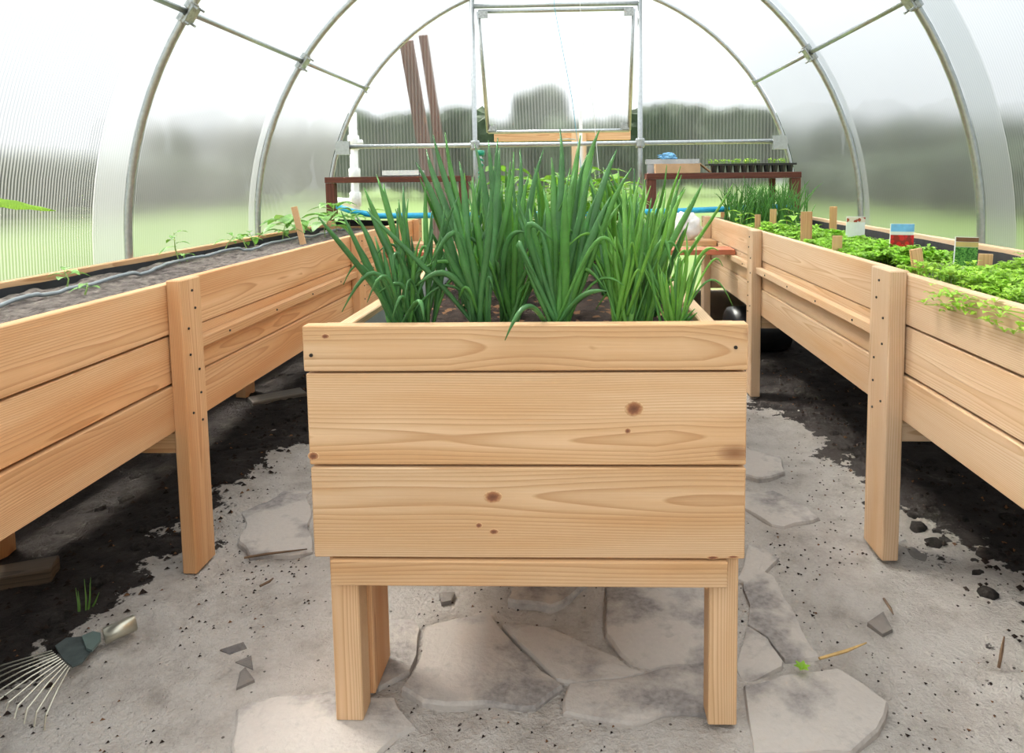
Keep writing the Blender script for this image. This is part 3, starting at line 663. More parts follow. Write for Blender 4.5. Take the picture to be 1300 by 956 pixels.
# ------------------------------------------------------------------ green onions
def bez(p0, p1, p2, p3, n):
    out = []
    for i in range(n + 1):
        t = i / n; s = 1 - t; out.append(p0 * s ** 3 + p1 * 3 * s * s * t + p2 * 3 * s * t * t + p3 * t ** 3)
    return out
def onion_leaf(clump, pts, r, mat):
    n = len(pts) - 1; rr = []
    for i in range(n + 1):
        t = i / n; rr.append(max(0.0009, r * (0.62 + 0.40 * min(1, t * 2.2)) * (1 if t < 0.55 else max(0.0, 1 - ((t - 0.55) / 0.45) ** 2.4))))
    return MB().tube(pts, rr, 7, 0.72).build('leaf', mat, clump, True)
def upleaf(clump, base, tip, r, mat, sag=0.15, n=10):
    base, tip = Vector(base), Vector(tip); L_ = (tip - base).length
    mid1 = base + (tip - base) * 0.33 + Vector((0, 0, L_ * sag * 0.55)); mid2 = base + (tip - base) * 0.68 + Vector((0, 0, L_ * sag * 0.75))
    wob = Vector((U(-1, 1), U(-1, 1), 0)) * L_ * 0.07
    return onion_leaf(clump, bez(base, mid1 + wob, mid2 - wob, tip, n), r, mat)
def droop(clump, base, top, tip, r, mat):
    base, top, tip = Vector(base), Vector(top), Vector(tip)
    k = top + (top - (base + tip) / 2) * 0.45
    return onion_leaf(clump, bez(base, base.lerp(k, 0.85), tip.lerp(k, 0.75), tip, 11), r, mat)
def clump(bpx, bpy_, Y, label, group=None):
    b = P(bpx, bpy_, Y); b.z = 0.672
    return thing('green_onion', label, 'onion plant', b, group)
def bp(c, spread=0.014):
    b = WM[c.name].translation + Vector((U(-spread, spread), U(-spread, spread), 0)); b.z = zC(b.x, b.y) + 0.004; return b
B0, B1, B2 = M_ONION
# (base x px, depth, label, [tips: (x, y, depth)], [droops: (top x,y, tip x,y, depth)], radius, materials)
FRONT = [
    (508, 1.215, 'green onion clump at the box corner with leaves splayed far out over the left rim',
     [(404, 275, 1.12), (433, 268, 1.20), (452, 274, 1.24), (480, 330, 1.30), (476, 300, 1.3)],
     [(480, 338, 434, 396, 1.17), (492, 345, 466, 384, 1.16), (515, 360, 480, 372, 1.2), (512, 372, 498, 404, 1.16), (530, 378, 538, 406, 1.155)], 0.0058, (B0, B1)),
    (538, 1.24, 'green onion clump with a long arching leaf crossing towards the left',
     [(462, 238, 1.28), (478, 222, 1.32), (487, 233, 1.34), (468, 264, 1.25), (512, 236, 1.33), (522, 300, 1.3), (541, 225, 1.34)],
     [(505, 318, 500, 352, 1.2)], 0.0060, (B0, B1)),
    (612, 1.225, 'dense green onion clump of broad upright bluish leaves',
     [(528, 206, 1.26), (550, 172, 1.32), (565, 168, 1.33), (541, 190, 1.36), (583, 205, 1.30), (600, 225, 1.28), (634, 188, 1.3), (652, 193, 1.34), (575, 255, 1.22), (560, 300, 1.2), (590, 285, 1.2), (622, 240, 1.2), (466, 268, 1.2)],
     [(585, 290, 547, 336, 1.19), (575, 345, 527, 364, 1.2)], 0.0070, (B0, B0, B1)),
    (645, 1.29, 'green onion clump of tall stiff leaves in the middle of the box',
     [(620, 178, 1.36), (632, 175, 1.4), (648, 205, 1.33), (660, 190, 1.4), (602, 182, 1.4), (690, 190, 1.42), (672, 220, 1.36), (612, 230, 1.4)],
     [(640, 310, 668, 295, 1.26)], 0.0068, (B0, B1)),
    (708, 1.22, 'largest green onion clump with one leaf hanging down over the front board',
     [(711, 163, 1.34), (737, 172, 1.36), (761, 165, 1.36), (802, 213, 1.24), (752, 208, 1.26), (783, 190, 1.36), (731, 215, 1.24), (690, 240, 1.25), (775, 250, 1.24), (718, 235, 1.2), (672, 265, 1.25), (788, 258, 1.26), (746, 195, 1.36), (700, 200, 1.32)],
     [(672, 382, 641, 432, 1.105), (665, 286, 702, 306, 1.2), (655, 302, 680, 352, 1.2), (735, 376, 772, 370, 1.17)], 0.0074, (B0, B1, B1)),
    (790, 1.225, 'fresh light green onion clump with slender leaves near the right rim',
     [(800, 250, 1.28), (818, 262, 1.3), (781, 300, 1.25), (775, 318, 1.25), (800, 310, 1.22), (833, 262, 1.34), (845, 240, 1.36), (770, 285, 1.3), (812, 225, 1.36), (790, 228, 1.38), (826, 236, 1.38)],
     [(838, 300, 852, 345, 1.26)], 0.0052, (B1, B2, B2)),
    (815, 1.26, 'light green onion clump with two long leaves reaching right',
     [(892, 232, 1.3), (870, 240, 1.32), (865, 222, 1.4), (838, 265, 1.3), (822, 290, 1.28), (805, 270, 1.36)],
     [], 0.0058, (B1, B2)),
    (857, 1.205, 'small tuft of thin young onion leaves at the right corner of the box',
     [(871, 298, 1.24), (840, 345, 1.22), (850, 352, 1.2), (882, 392, 1.17), (885, 397, 1.18), (868, 330, 1.25), (862, 322, 1.24), (848, 378, 1.19)],
     [(874, 322, 856, 330, 1.22), (886, 325, 912, 318, 1.24), (880, 340, 870, 372, 1.2)], 0.0042, (B2, B2, B1)),
]
for (bx_, Y, lab, tips, drs, r, mats) in FRONT:
    c = clump(bx_, 405, Y, lab, 'green onions in the box')
    for (x, y, yy) in tips: upleaf(c, bp(c), P(x, y, yy), r * U(0.85, 1.12), mats[RND.randrange(len(mats))], U(0.02, 0.16) if abs(x - bx_) > 50 else U(-0.02, 0.05))
    for (x, y, x2, y2, yy) in drs: droop(c, bp(c), P(x, y, yy), P(x2, y2, yy - 0.02), r * U(0.7, 0.9), mats[0])
    base = WM[c.name].translation
    for k in range(4):
        a = U(0, 2 * math.pi); H_ = U(0.10, 0.20); s = U(0.3, 0.7); t_ = base + Vector((math.cos(a) * H_ * s, math.sin(a) * H_ * s * 0.6, H_))
        t2 = t_ + Vector((math.cos(a) * U(0.03, 0.08), U(-.03, .03), -U(0.005, 0.07)))
        droop(c, bp(c), t_, t2, r * U(0.35, 0.6), mats[RND.randrange(len(mats))])
    for k in range(10):
        a = U(0, 2 * math.pi); L_ = U(0.12, 0.27) * (0.75 if r < 0.005 else 1); s = U(0.15, 0.5)
        upleaf(c, bp(c), base + Vector((math.cos(a) * L_ * s, math.sin(a) * L_ * s * 0.7 + 0.02, L_)), r * U(0.6, 0.95), mats[RND.randrange(len(mats))], U(0, 0.08))
for row, (Y, xs) in enumerate(((1.46, (-0.24, -0.13, -0.02, 0.09, 0.17)), (1.68, (-0.29, -0.17, -0.06, 0.06, 0.16)), (1.92, (-0.22, -0.08, 0.07, 0.16)), (2.15, (-0.25, 0.16)))):
    for x in xs:
        c = thing('green_onion', 'green onion clump in the %s row of onions back from the front board' % ('second', 'third', 'fourth', 'fifth')[row], 'onion plant', (x + U(-.02, .02), Y + U(-.04, .04), 0.672), 'green onions in the back rows of the box')
        base = WM[c.name].translation
        for k in range(10):
            a = U(0, 2 * math.pi); L_ = U(0.17, 0.32) * (1.0 if row < 2 else 0.85); s = U(0.05, 0.6)
            upleaf(c, bp(c), base + Vector((math.cos(a) * L_ * s, math.sin(a) * L_ * s, L_)), U(0.0042, 0.0066), (B0, B1, B1, B2)[RND.randrange(4)], U(0, 0.1), 7)
for k, (px, py) in enumerate(((588, 388), (605, 398), (779, 385), (795, 398), (838, 400))):
    b = G(px, py, 0.69); a = U(0, 3)
    o = MB().tube([b, b + Vector((math.cos(a) * .02, math.sin(a) * .012, 0.012)), b + Vector((math.cos(a) * .045, math.sin(a) * .03, 0.003))], [0.004, 0.005, 0.002], 6, 0.4).build('dry_leaf', M_DRY)
    tag(o, 'curled dry straw-coloured leaf scrap lying between the onions', 'dry leaf', 'dry leaf scraps on the box soil')

# ------------------------------------------------------------------ broad-leaved plants
def leafy(name, label, cat, base, h, n, ll, lw, mat, group=None, spread=1.0, stem_r=0.003, aim=None, seg=4, low=0.3):
    t = thing(name, label, cat, base, group); b = Vector(base)
    top = b + Vector((U(-.03, .03), U(-.03, .03), h)); MB().tube([b, b.lerp(top, 0.5) + Vector((U(-.01, .01), U(-.01, .01), 0)), top], [stem_r, stem_r * 0.8, stem_r * 0.5], 6).build('stem', M_STEM, t, True)
    a = U(0, 6.28)
    for i in range(n):
        f = low + (1 - low) * (i + 0.5) / n; a += 2.4; o = b.lerp(top, f); l = ll * U(0.7, 1.15) * (1.1 - 0.35 * abs(f - 0.6))
        d = Vector((math.cos(a), math.sin(a), U(0.0, 0.45))).normalized()
        p0 = o + d * l * 0.28 * spread; tip = p0 + Vector((d.x, d.y, d.z - U(0.2, 0.7))).normalized() * l
        side = d.cross(Vector((0, 0, 1))).normalized(); nr = side.cross(d).normalized()
        m_ = MB().blade(p0, tip, lw * U(0.8, 1.2), side, l * 0.16, nr, seg)
        m_.tube([o, p0 + nr * 0.002], stem_r * 0.4, 4)
        m_.build('leaf', mat, t, True)
    return t
pep = [(640, 2.42), (690, 2.40), (745, 2.42), (790, 2.45), (665, 2.66), (720, 2.68), (770, 2.66), (815, 2.72), (650, 2.92), (705, 2.95), (760, 2.93), (805, 2.97)]
for k, (px, Y) in enumerate(pep):
    x = max(SL + .06, min(SR - .06, P(px, 260, Y).x))
    leafy('pepper_plant', 'bright green leafy pepper plant, %s pepper row behind the onions' % ('first', 'second', 'last')[k // 4], 'pepper plant', (x, Y, zC(x, Y) + 0.002), U(0.24, 0.33), 22, 0.10, 0.027, M_PEPPER, 'pepper plants behind the onions', stem_r=0.004)
sd_px = [(66, 364, 0.05, 5, 'small four-leaved seedling beside the drip hose', 0.034), (108, 377, 0.025, 4, 'tiny pale seedling between the drip hose and the front board', 0.024), (180, 334, 0.115, 5, 'tall thin seedling with two tiers of leaves near the hoop foot', 0.036),
         (227, 331, 0.03, 4, 'tiny yellowish seedling touching the drip hose', 0.026), (236, 322, 0.06, 4, 'seedling with a leaning pair of leaves behind the drip hose', 0.036), (269, 316, 0.06, 5, 'upright seedling with narrow bluish leaves', 0.04), (301, 314, 0.06, 5, 'seedling with drooping narrow leaves', 0.045),
         (322, 309, 0.10, 7, 'bushy seedling with wide pointed leaves', 0.085), (352, 304, 0.05, 5, 'small seedling beside the tall forked one', 0.04), (366, 304, 0.11, 7, 'tall forked seedling with large spreading leaves', 0.095), (413, 301, 0.09, 7, 'seedling with broad leaves beside the wooden marker', 0.08),
         (428, 296, 0.16, 9, 'tall yellowish seedling at the far end of the bed', 0.085), (445, 292, 0.10, 7, 'leafy seedling in front of the black liner fold', 0.075), (460, 288, 0.09, 6, 'last seedling before the end board of the bed', 0.07)]
for (px, py, h, n, lab, ll) in sd_px:
    b = G(px, py, 0.672); b.x = max(b.x, XLO + 0.06 + ll)
    b.x = min(b.x, XLI - 0.06); b.z = sL(b.x, b.y) + 0.002; leafy('seedling', lab, 'seedling', b, h, n, ll * 1.35, ll * 0.36, M_SEEDL, 'seedlings along the drip hose', stem_r=0.0025, low=0.5)
hp = [G(x, y, 0.684) for x, y in ((-60, 415), (0, 385), (60, 370), (125, 356), (190, 342), (235, 327), (290, 318), (340, 311), (400, 298), (440, 290))]
hp = [a.lerp(b, t / 14) for a, b in zip(hp[:-1], hp[1:]) for t in range(14)] + [hp[-1]]
for q in hp: q.x = max(q.x, XLO + 0.07); q.z = max(sL(q.x + dx, q.y) for dx in (-.008, 0, .008)) + 0.006
for _ in range(3):
    zz_ = [q.z for q in hp]
    for i in range(1, len(hp) - 1): hp[i].z = max(zz_[i], (zz_[i - 1] + zz_[i] + zz_[i + 1]) / 3); hp[i].x = (hp[i - 1].x + hp[i].x * 2 + hp[i + 1].x) / 4
for q in hp: q.z = max(sL(q.x + dx, q.y + dy) for dx in (-.014, -.007, 0, .007, .014) for dy in (-.03, -.015, 0, .015, .03)) + 0.0065
tag(MB().tube(hp, 0.0058, 8).build('drip_hose', M_HOSE, None, True), 'thin grey drip hose lying along the soil among the seedlings', 'hose')
# the plant whose one leaf reaches in at the far left
cuc = thing('cucumber_plant', 'tall vine by the bed edge with one serrated leaf reaching into view', 'plant', (-1.33, 1.18, 0.66))
MB().tube([(-1.33, 1.18, sL(-1.33, 1.18) + 0.003), (-1.34, 1.17, 0.8), (-1.33, 1.18, 0.97)], [0.005, 0.004, 0.003], 6).build('stem', M_STEM, cuc, True)
def serrated(a, b, w_, nrm):
    a, b = Vector(a), Vector(b); d = (b - a).normalized(); side = d.cross(nrm).normalized(); m_ = MB(); n = 16
    for i in range(n + 1):
        t = i / n; c = a.lerp(b, t) + nrm * 0.02 * math.sin(math.pi * t); ww = w_ * (1 - t) ** 0.75 * min(1, t * 5 + 0.2) * (1.12 if i % 2 else 0.8)
        m_.v += [c - side * ww, c + nrm * 0.003, c + side * ww]
    for i in range(n): q = i * 3; m_.f += [[q, q + 1, q + 4, q + 3], [q + 1, q + 2, q + 5, q + 4]]
    return m_
tipp = P(71, 268, 1.42)
lfm = serrated((-1.32, 1.20, 0.955), tipp, 0.034, Vector((0.1, -0.85, 0.5)).normalized()).build('leaf', M_SALAD, cuc, True)
for d in ((-0.12, -0.10, -0.02), (-0.02, -0.2, 0.03), (-0.15, 0.02, -0.06)):
    serrated((-1.33, 1.18, 0.93), Vector((-1.33, 1.18, 0.93)) + Vector(d), 0.035, Vector((0, 0, 1))).build('leaf', M_SALAD, cuc, True)

# salad greens in the right-hand bed
def salad(name, label, ya, yb, x0f, x1f, dens, hgt, mat, lw, over=False):
    m_ = MB(); n = int((yb - ya) * dens)
    for k in range(n):
        y = U(ya, yb); x = U(x0f, x1f); gap = noise.noise(Vector((x * 5, y * 4, 3)))
        if gap < -0.25: continue
        h = hgt * (0.55 + 0.5 * RND.random()) * (1 + 0.45 * noise.noise(Vector((x * 9, y * 9, 1))))
        zb = sR(x, y) + 0.002; c = Vector((x, y, zb + h)); a = U(0, 6.28)
        if over and RND.random() < 0.035: c = Vector((XRI - U(0.005, 0.03), U(ya, yb - 0.25), 0.72 - U(0.0, 0.05)))
        for q in range(RND.randint(2, 3)):
            a += 2.1 + U(-.4, .4); l = lw * U(1.3, 2.2); d = Vector((math.cos(a), math.sin(a), U(-0.15, 0.55))).normalized(); side = d.cross(Vector((0, 0, 1))).normalized()
            m_.blade(c, c + d * l, lw * U(.4, .65), side, l * 0.2, side.cross(d), 2)
        if RND.random() < 0.3: m_.tube([(x, y, zb), c], 0.0012, 3, 1, False)
    o = m_.build(name, mat, None, True); tag(o, label, 'greens', None, 'stuff'); return o
salad('salad_greens', 'dense bright green rows of rocket seedlings behind the seed packets', 2.06, 3.55, XRI + 0.05, XRO - 0.20, 3300, 0.044, M_SALAD, 0.014)
salad('curled_cress', 'fine curled cress spilling over the front board of the bed', 0.9, 1.80, XRI + 0.03, XRO - 0.17, 5000, 0.066, M_SALAD2, 0.0095, True)
m_ = MB()
cg = thing('chive_tuft', 'large grassy tuft of chives at the far end of the bed', 'chives', (1.03, 3.92, 0.67))
for k in range(260):
    b = Vector((U(0.86, 1.25), U(3.75, 4.12), 0)); b.z = sR(b.x, b.y) + 0.002; L_ = U(0.15, 0.30); a = U(0, 6.28); s = U(0.05, 0.6)
    t_ = b + Vector((math.cos(a) * L_ * s, math.sin(a) * L_ * s * 0.5, L_ * (1 - s * 0.25)))
    m_.tube(bez(b, b + Vector((0, 0, L_ * 0.4)), b.lerp(t_, 0.7) + Vector((0, 0, L_ * 0.18)), t_, 4), [0.003, 0.003, 0.0028, 0.002, 0.0006], 4, 1, False)
q = m_.build('leaves', M_CHIVE, cg, True); q['kind'] = 'stuff'
leafy('pepper_seedling', 'single young plant with pointed leaves rising above the rocket', 'seedling', (0.98, 3.05, 0.67), 0.14, 9, 0.07, 0.016, M_SALAD)
leafy('pepper_seedling', 'small plant between the two nearest markers of the chive tuft', 'seedling', (0.87, 3.62, 0.67), 0.11, 7, 0.06, 0.016, M_SALAD)

# wooden markers and seed packets
def marker(px, ytop, wpx, X, tilt, label):
    top = PX(px, ytop, X); s = top.y / FPX; wd = wpx * s; z0 = 0.655; L_ = top.z - z0 + 0.01
    me = wmesh(L_, wd, 0.007, 0.001).copy(); me.materials.clear(); me.materials.append(M_STAKE)
    o = bpy.data.objects.new('plant_marker', me); COL.objects.link(o)
    M = Matrix.Translation((top.x, top.y, z0)) @ Matrix.Rotation(tilt, 4, 'Y') @ Matrix.Translation((0, 0, L_ / 2)) @ Matrix(((0, 1, 0, 0), (0, 0, 1, 0), (1, 0, 0, 0), (0, 0, 0, 1)))
    setm(o, M); tag(o, label, 'plant marker', 'wooden plant markers')
for a in ((918, 267, 6, 0.90, 0, 'thin wooden marker standing before the chives'), (962, 275, 7, 0.87, 0, 'short wooden marker beside the far bed post'), (981, 268, 8, 0.97, 0.02, 'wooden marker between the chives and the rocket'),
          (1024, 272, 14, 0.865, 0, 'broadest wooden marker, upright against the front board'), (1058, 265, 9, 1.12, 0, 'tall narrow wooden marker near the back of the rocket'), (1063, 303, 12, 0.862, 0, 'low wooden marker nearly hidden by rocket'),
          (1172, 320, 15, 0.875, -0.16, 'tilted wooden marker in the gap between rocket and cress'), (1249, 327, 17, 1.06, 0.05, 'low wide wooden marker beside the green seed packet')):
    marker(*a)
marker(384, 264, 8, -1.26, -0.2, 'tilted wooden marker among the seedlings opposite the rocket')
def packet(pxc, ytop, wpx, hpx, X, bands, label, tilt):
    top = PX(pxc, ytop, X); s = top.y / FPX; wd, h = wpx * s, hpx * s
    vis = h * 0.85; h = max(h, top.z - 0.672)
    t = thing('seed_packet', label, 'seed packet', (top.x, top.y, top.z - h), 'seed packets')
    R = Matrix.Rotation(tilt, 4, 'Y'); B = Matrix.Translation((top.x, top.y, top.z - h)) @ R
    def curve(x): return 0.004 * math.cos(x / wd * math.pi)
    def slab(z0, z1, f, r):
        m_ = MB()
        for sgn in (0, 1):
            m_.grid(lambda u, v, sgn=sgn: B @ Vector(((u - 0.5) * wd * (1 - 0.002 * f), -curve((u - .5) * wd) * 1.0 - f * 0.0006 + sgn * (0.006 + 2 * f * 0.0006) - 0.001, z0 + (z1 - z0) * v)), 6, 2)
        n = 21
        for e in ([0, 1, 2, 3, 4, 5, 6], [14, 15, 16, 17, 18, 19, 20], [0, 7, 14], [6, 13, 20]):
            for i in range(len(e) - 1): m_.f.append([e[i], e[i + 1], n + e[i + 1], n + e[i]])
        return m_.build('print' if f else 'pouch', r, t)
    slab(0, h, 0, M_WHITE)
    for (a, b_, mm) in bands: slab(max(0.0, h - vis * (1 - a)), h - vis * (1 - b_), 1, mm)
    return t
def spots(name, a, b_, sc_):
    m, nt, b = mat_new(name); tc = nd(nt, 'ShaderNodeTexCoord'); v = nd(nt, 'ShaderNodeTexVoronoi'); v.inputs['Scale'].default_value = sc_
    nt.links.new(tc.outputs['Object'], v.inputs['Vector']); nt.links.new(ramp(nt, v.outputs['Distance'], [(0.42, a), (0.5, b_)]), b.inputs['Base Color']); b.inputs['Roughness'].default_value = 0.35; return m
def streaks(name, a, b_):
    m, nt, b = mat_new(name); tc = nd(nt, 'ShaderNodeTexCoord'); v = nd(nt, 'ShaderNodeTexNoise'); v.inputs['Scale'].default_value = 90; v.inputs['Distortion'].default_value = 2.5
    nt.links.new(tc.outputs['Object'], v.inputs['Vector']); nt.links.new(ramp(nt, v.outputs['Fac'], [(0.42, a), (0.58, b_)]), b.inputs['Base Color']); b.inputs['Roughness'].default_value = 0.35; return m
packet(1086, 275, 23, 24, 1.10, [(0.66, 0.97, spots('red_brown_print', (0.35, 0.04, 0.02), (0.75, 0.65, 0.55), 60)), (0.0, 0.2, M_WHITE)], 'white seed packet with a red-brown picture, furthest along the rocket', 0.02)
packet(1145, 284, 29, 36, 1.07, [(0.68, 0.99, M_BLUEBAG), (0.55, 0.67, M_WHITE), (0.0, 0.54, spots('red_radish_print', (0.62, 0.015, 0.02), (0.28, 0.02, 0.015), 55))], 'blue-topped seed packet with red round radishes printed on it', 0.02)
packet(1226, 301, 28, 48, 1.09, [(0.86, 0.99, plain('brown_print', (0.20, 0.09, 0.035), 0.4)), (0.70, 0.85, plain('yellow_print', (0.62, 0.50, 0.16), 0.4)), (0.10, 0.69, streaks('green_herb_print', (0.015, 0.13, 0.01), (0.15, 0.42, 0.07)))], 'brown-topped seed packet with a green herb picture beside the cress', 0.04)

# ------------------------------------------------------------------ shelves and cross boards at the far end
def shelf(x0_, x1_, label, mid):
    t = thing('shelf_bench', label, 'shelf', ((x0_ + x1_) / 2, 4.28, 0))
    wbox('shelf_board', (x0_, x1_), (4.225, 4.37), (0.952, 0.988), M_RED, t)
    for x in (x0_ + 0.002, x1_ - 0.058): wbox('leg', (x, x + 0.056), (4.23, 4.28), (0.0, 0.951), M_RED, t)
    if mid: wbox('leg', (mid, mid + 0.035), (4.33, 4.36), (0.0, 0.951), M_RED, t)
    return t
shelf(-1.545, -0.66, 'red-brown wooden shelf bench with a white tray, against the end wall', None)
shelf(0.43, 1.36, 'red-brown wooden shelf bench carrying trays and boxes, against the end wall', 1.2)
def on_shelf(px): return P(px, 220, 4.28).x
m_ = MB(); xa_, xb_ = on_shelf(487), on_shelf(535)
m_.box((xa_, xb_), (4.23, 4.36), (0.989, 0.995))
for (q1, q2) in (((xa_, xb_), (4.23, 4.234)), ((xa_, xb_), (4.356, 4.36)), ((xa_, xa_ + .004), (4.23, 4.36)), ((xb_ - .004, xb_), (4.23, 4.36))): m_.box(q1, q2, (0.99, 1.025))
tag(m_.build('white_tray', M_WHITE), 'shallow white plastic tray on the shelf', 'tray')
bt = thing('clear_storage_box', 'long milky plastic box with a lid on the shelf', 'box', (on_shelf(828), 4.33, 0.989))
xa_, xb_ = on_shelf(770), on_shelf(889)
xa_ = max(xa_, 0.435)
M_MILK = plain('milky_plastic', (0.62, 0.65, 0.67), 0.25, 0, 0.08, 14, 0, 0.3)
MB().box((xa_ + .01, xb_ - .01), (4.32, 4.375), (0.989, 1.045)).build('tub', M_MILK, bt)
MB().box((xa_, xb_), (4.315, 4.38), (1.046, 1.075)).build('lid', M_MILK, bt)
cb = thing('cardboard_box', 'open flat cardboard box with a raised flap on the shelf', 'box', (on_shelf(860), 4.26, 0.989))
xa_, xb_ = on_shelf(831), on_shelf(887); m_ = MB()
m_.box((xa_, xb_), (4.225, 4.312), (0.989, 0.993))
MB().box((xa_, xb_), (4.225, 4.229), (0.993, 1.045)).build('side', M_CARD, cb); MB().box((xa_, xb_), (4.308, 4.312), (0.993, 1.045)).build('side', M_CARD, cb)
MB().box((xa_, xa_ + .004), (4.229, 4.308), (0.993, 1.045)).build('side', M_CARD, cb); MB().box((xb_ - .004, xb_), (4.229, 4.308), (0.993, 1.045)).build('side', M_CARD, cb)
m_.build('bottom', M_CARD, cb)
fm = Matrix.Translation((xb_, 4.265, 1.045)) @ Matrix.Rotation(math.radians(38), 4, 'Y'); MB().box((0, 0.085), (-0.04, 0.04), (-0.002, 0.002), fm).build('flap', M_CARD, cb)
def blob(name, c, s, mat, label, cat, seed, rough=0.35):
    bm = bmesh.new(); bmesh.ops.create_icosphere(bm, subdivisions=4, radius=1.0)
    for v in bm.verts:
        p = v.co.copy(); d = 1 + rough * noise.noise(p * 1.8 + Vector((seed, 0, 0))) + rough * 0.5 * noise.noise(p * 5 + Vector((0, seed, 0)))
        z = p.z * d
        v.co = Vector((c[0] + p.x * s[0] * d, c[1] + p.y * s[1] * d, c[2] + (max(z, -0.85) + 0.85) * s[2]))
    me = bpy.data.meshes.new(name); bm.to_mesh(me); bm.free(); return tag(link(name, me, mat, None, True), label, cat)
blob('blue_bag', (on_shelf(848), 4.345, 1.076), (0.055, 0.024, 0.02), M_BLUEBAG, 'crumpled light blue plastic bag on the milky box lid', 'bag', 3, 0.6)
st = thing('seed_tray', 'black seed tray of cells with pale sprouts on the shelf', 'seed tray', (on_shelf(955), 4.29, 0.989))
xa_, xb_ = on_shelf(898), on_shelf(1008)
MB().box((xa_, xb_), (4.228, 4.36), (1.030, 1.042)).build('rim', M_BLKPLAST, st)
for i in range(11):
    x = xa_ + 0.012 + (xb_ - xa_ - 0.024) * (i + .5) / 11; MB().lathe([(0.016, 0), (0.022, 0.041)], (x, 4.252, 0.989), 8).build('cell', M_BLKPLAST, st)
m_ = MB()
for i in range(150):
    x = U(xa_ + .01, xb_ - .03)
    if 0.60 < (x - xa_) / (xb_ - xa_) < 0.72: continue
    c = Vector((x, U(4.24, 4.34), 1.042)); a = U(0, 6.28); h = U(0.008, 0.026); m_.tube([c, c + Vector((0, 0, h))], 0.001, 3, 1, False)
    for q in (0, math.pi): d = Vector((math.cos(a + q), math.sin(a + q), 0.3)); m_.blade(c + Vector((0, 0, h)), c + Vector((0, 0, h)) + d * 0.012, 0.005, d.cross(Vector((0, 0, 1))).normalized(), 0.002, Vector((0, 0, 1)), 2)
q = m_.build('sprouts', M_SALAD2, st); q['kind'] = 'stuff'

def xplank(y0, y1, z0, z1, mat, label, x0_, x1_):
    o = wbox('cross_board', (x0_, x1_), (y0, y1), (z0, z1), mat); tag(o, label, 'board'); return o
xplank(3.46, 3.62, 0.5735, 0.600, M_REDPALE, 'terracotta-stained board laid across the aisle on the bed ledges', XLI + 0.004, XRI - 0.004)
xplank(3.92, 4.07, 0.5735, 0.602, M_PINE, 'plain wooden board across the aisle under the sacks', XLI + 0.004, XRI - 0.004)
blob('white_sack', (P(876, 290, 3.99).x - 0.02, 3.995, 0.6025), (0.085, 0.055, 0.085), M_SACK, 'crumpled white plastic sack on the plain cross board', 'sack', 5, 0.3)
blob('yellow_bag', (P(838, 290, 3.99).x - 0.035, 3.985, 0.6025), (0.065, 0.05, 0.06), M_YELLOW, 'bright yellow plastic bag beside the white sack', 'bag', 8, 0.35)
blob('yellow_bag', (P(806, 290, 3.99).x - 0.045, 3.985, 0.6025), (0.055, 0.05, 0.05), M_YELLOW, 'smaller yellow plastic bag behind the onions', 'bag', 13, 0.35)
pl = [P(428, 262, 4.17), P(445, 268, 4.16), P(480, 277, 4.15), P(530, 279, 4.15), P(600, 276, 4.15), P(720, 272, 4.15), P(860, 268, 4.15), P(1005, 262, 4.16)]
for q in pl: q.z = max(q.z, 0.7505)
tag(MB().tube(pl, 0.0175, 10).build('water_pipe', M_BLUE, None, True), 'bright blue plastic pipe lying across the far ends of the beds', 'pipe')
m_ = MB().grid(lambda u, v: (-1.44 + 0.40 * u, 4.10 - 0.05 * v + 0.02 * noise.noise(Vector((u * 5, v * 3, 1))), 0.694 + 0.046 * v * (1 - 0.35 * u)), 16, 4)
tag(m_.build('black_sheet', M_BLACK, None, True), 'fold of black plastic sheet under the blue pipe', 'sheet')
# green hose with a collar by the door post
gh = thing('hose_coupling', 'green hose end with a dark collar hanging at the door post', 'hose', P(610, 240, 4.3))
hx = P(610, 190, 4.3).x
MB().lathe([(0.016, 0.0), (0.026, 0.006), (0.026, 0.03), (0.014, 0.034)], (hx, 4.3, 1.11), 12).build('collar', M_TEAL, gh, True)
MB().tube([(hx + 0.014 * math.cos(t * 0.9), 4.3 + 0.014 * math.sin(t * 0.9), 1.11 - t * 0.0042) for t in range(60)], 0.006, 6).build('coil', M_TEAL, gh, True)
MB().tube([(hx, 4.3, 0.0), (hx, 4.3, 1.11)], 0.010, 8).build('pipe', M_WHITE, gh, True)
for a, b_, lab in (((704, 10), (741, 240), 'blue twine hanging from the crown down to the pepper plants'), ((738, 40), (762, 240), 'thinner slack twine hanging beside the blue one')):
    p, q = P(*a, 2.95), P(*b_, 2.9); top = Vector((p.x + (p.x - q.x) * 0.3, 3.0, ZC + RR - 0.01)); q.z = max(q.z, 0.9)
    tag(MB().tube([top, p, p.lerp(q, 0.5) + Vector((0.012, 0, 0)), q, Vector((q.x, q.y, 0.69))], 0.0014, 5).build('twine', M_TWINE if a[0] == 704 else M_WHITE), lab, 'twine')

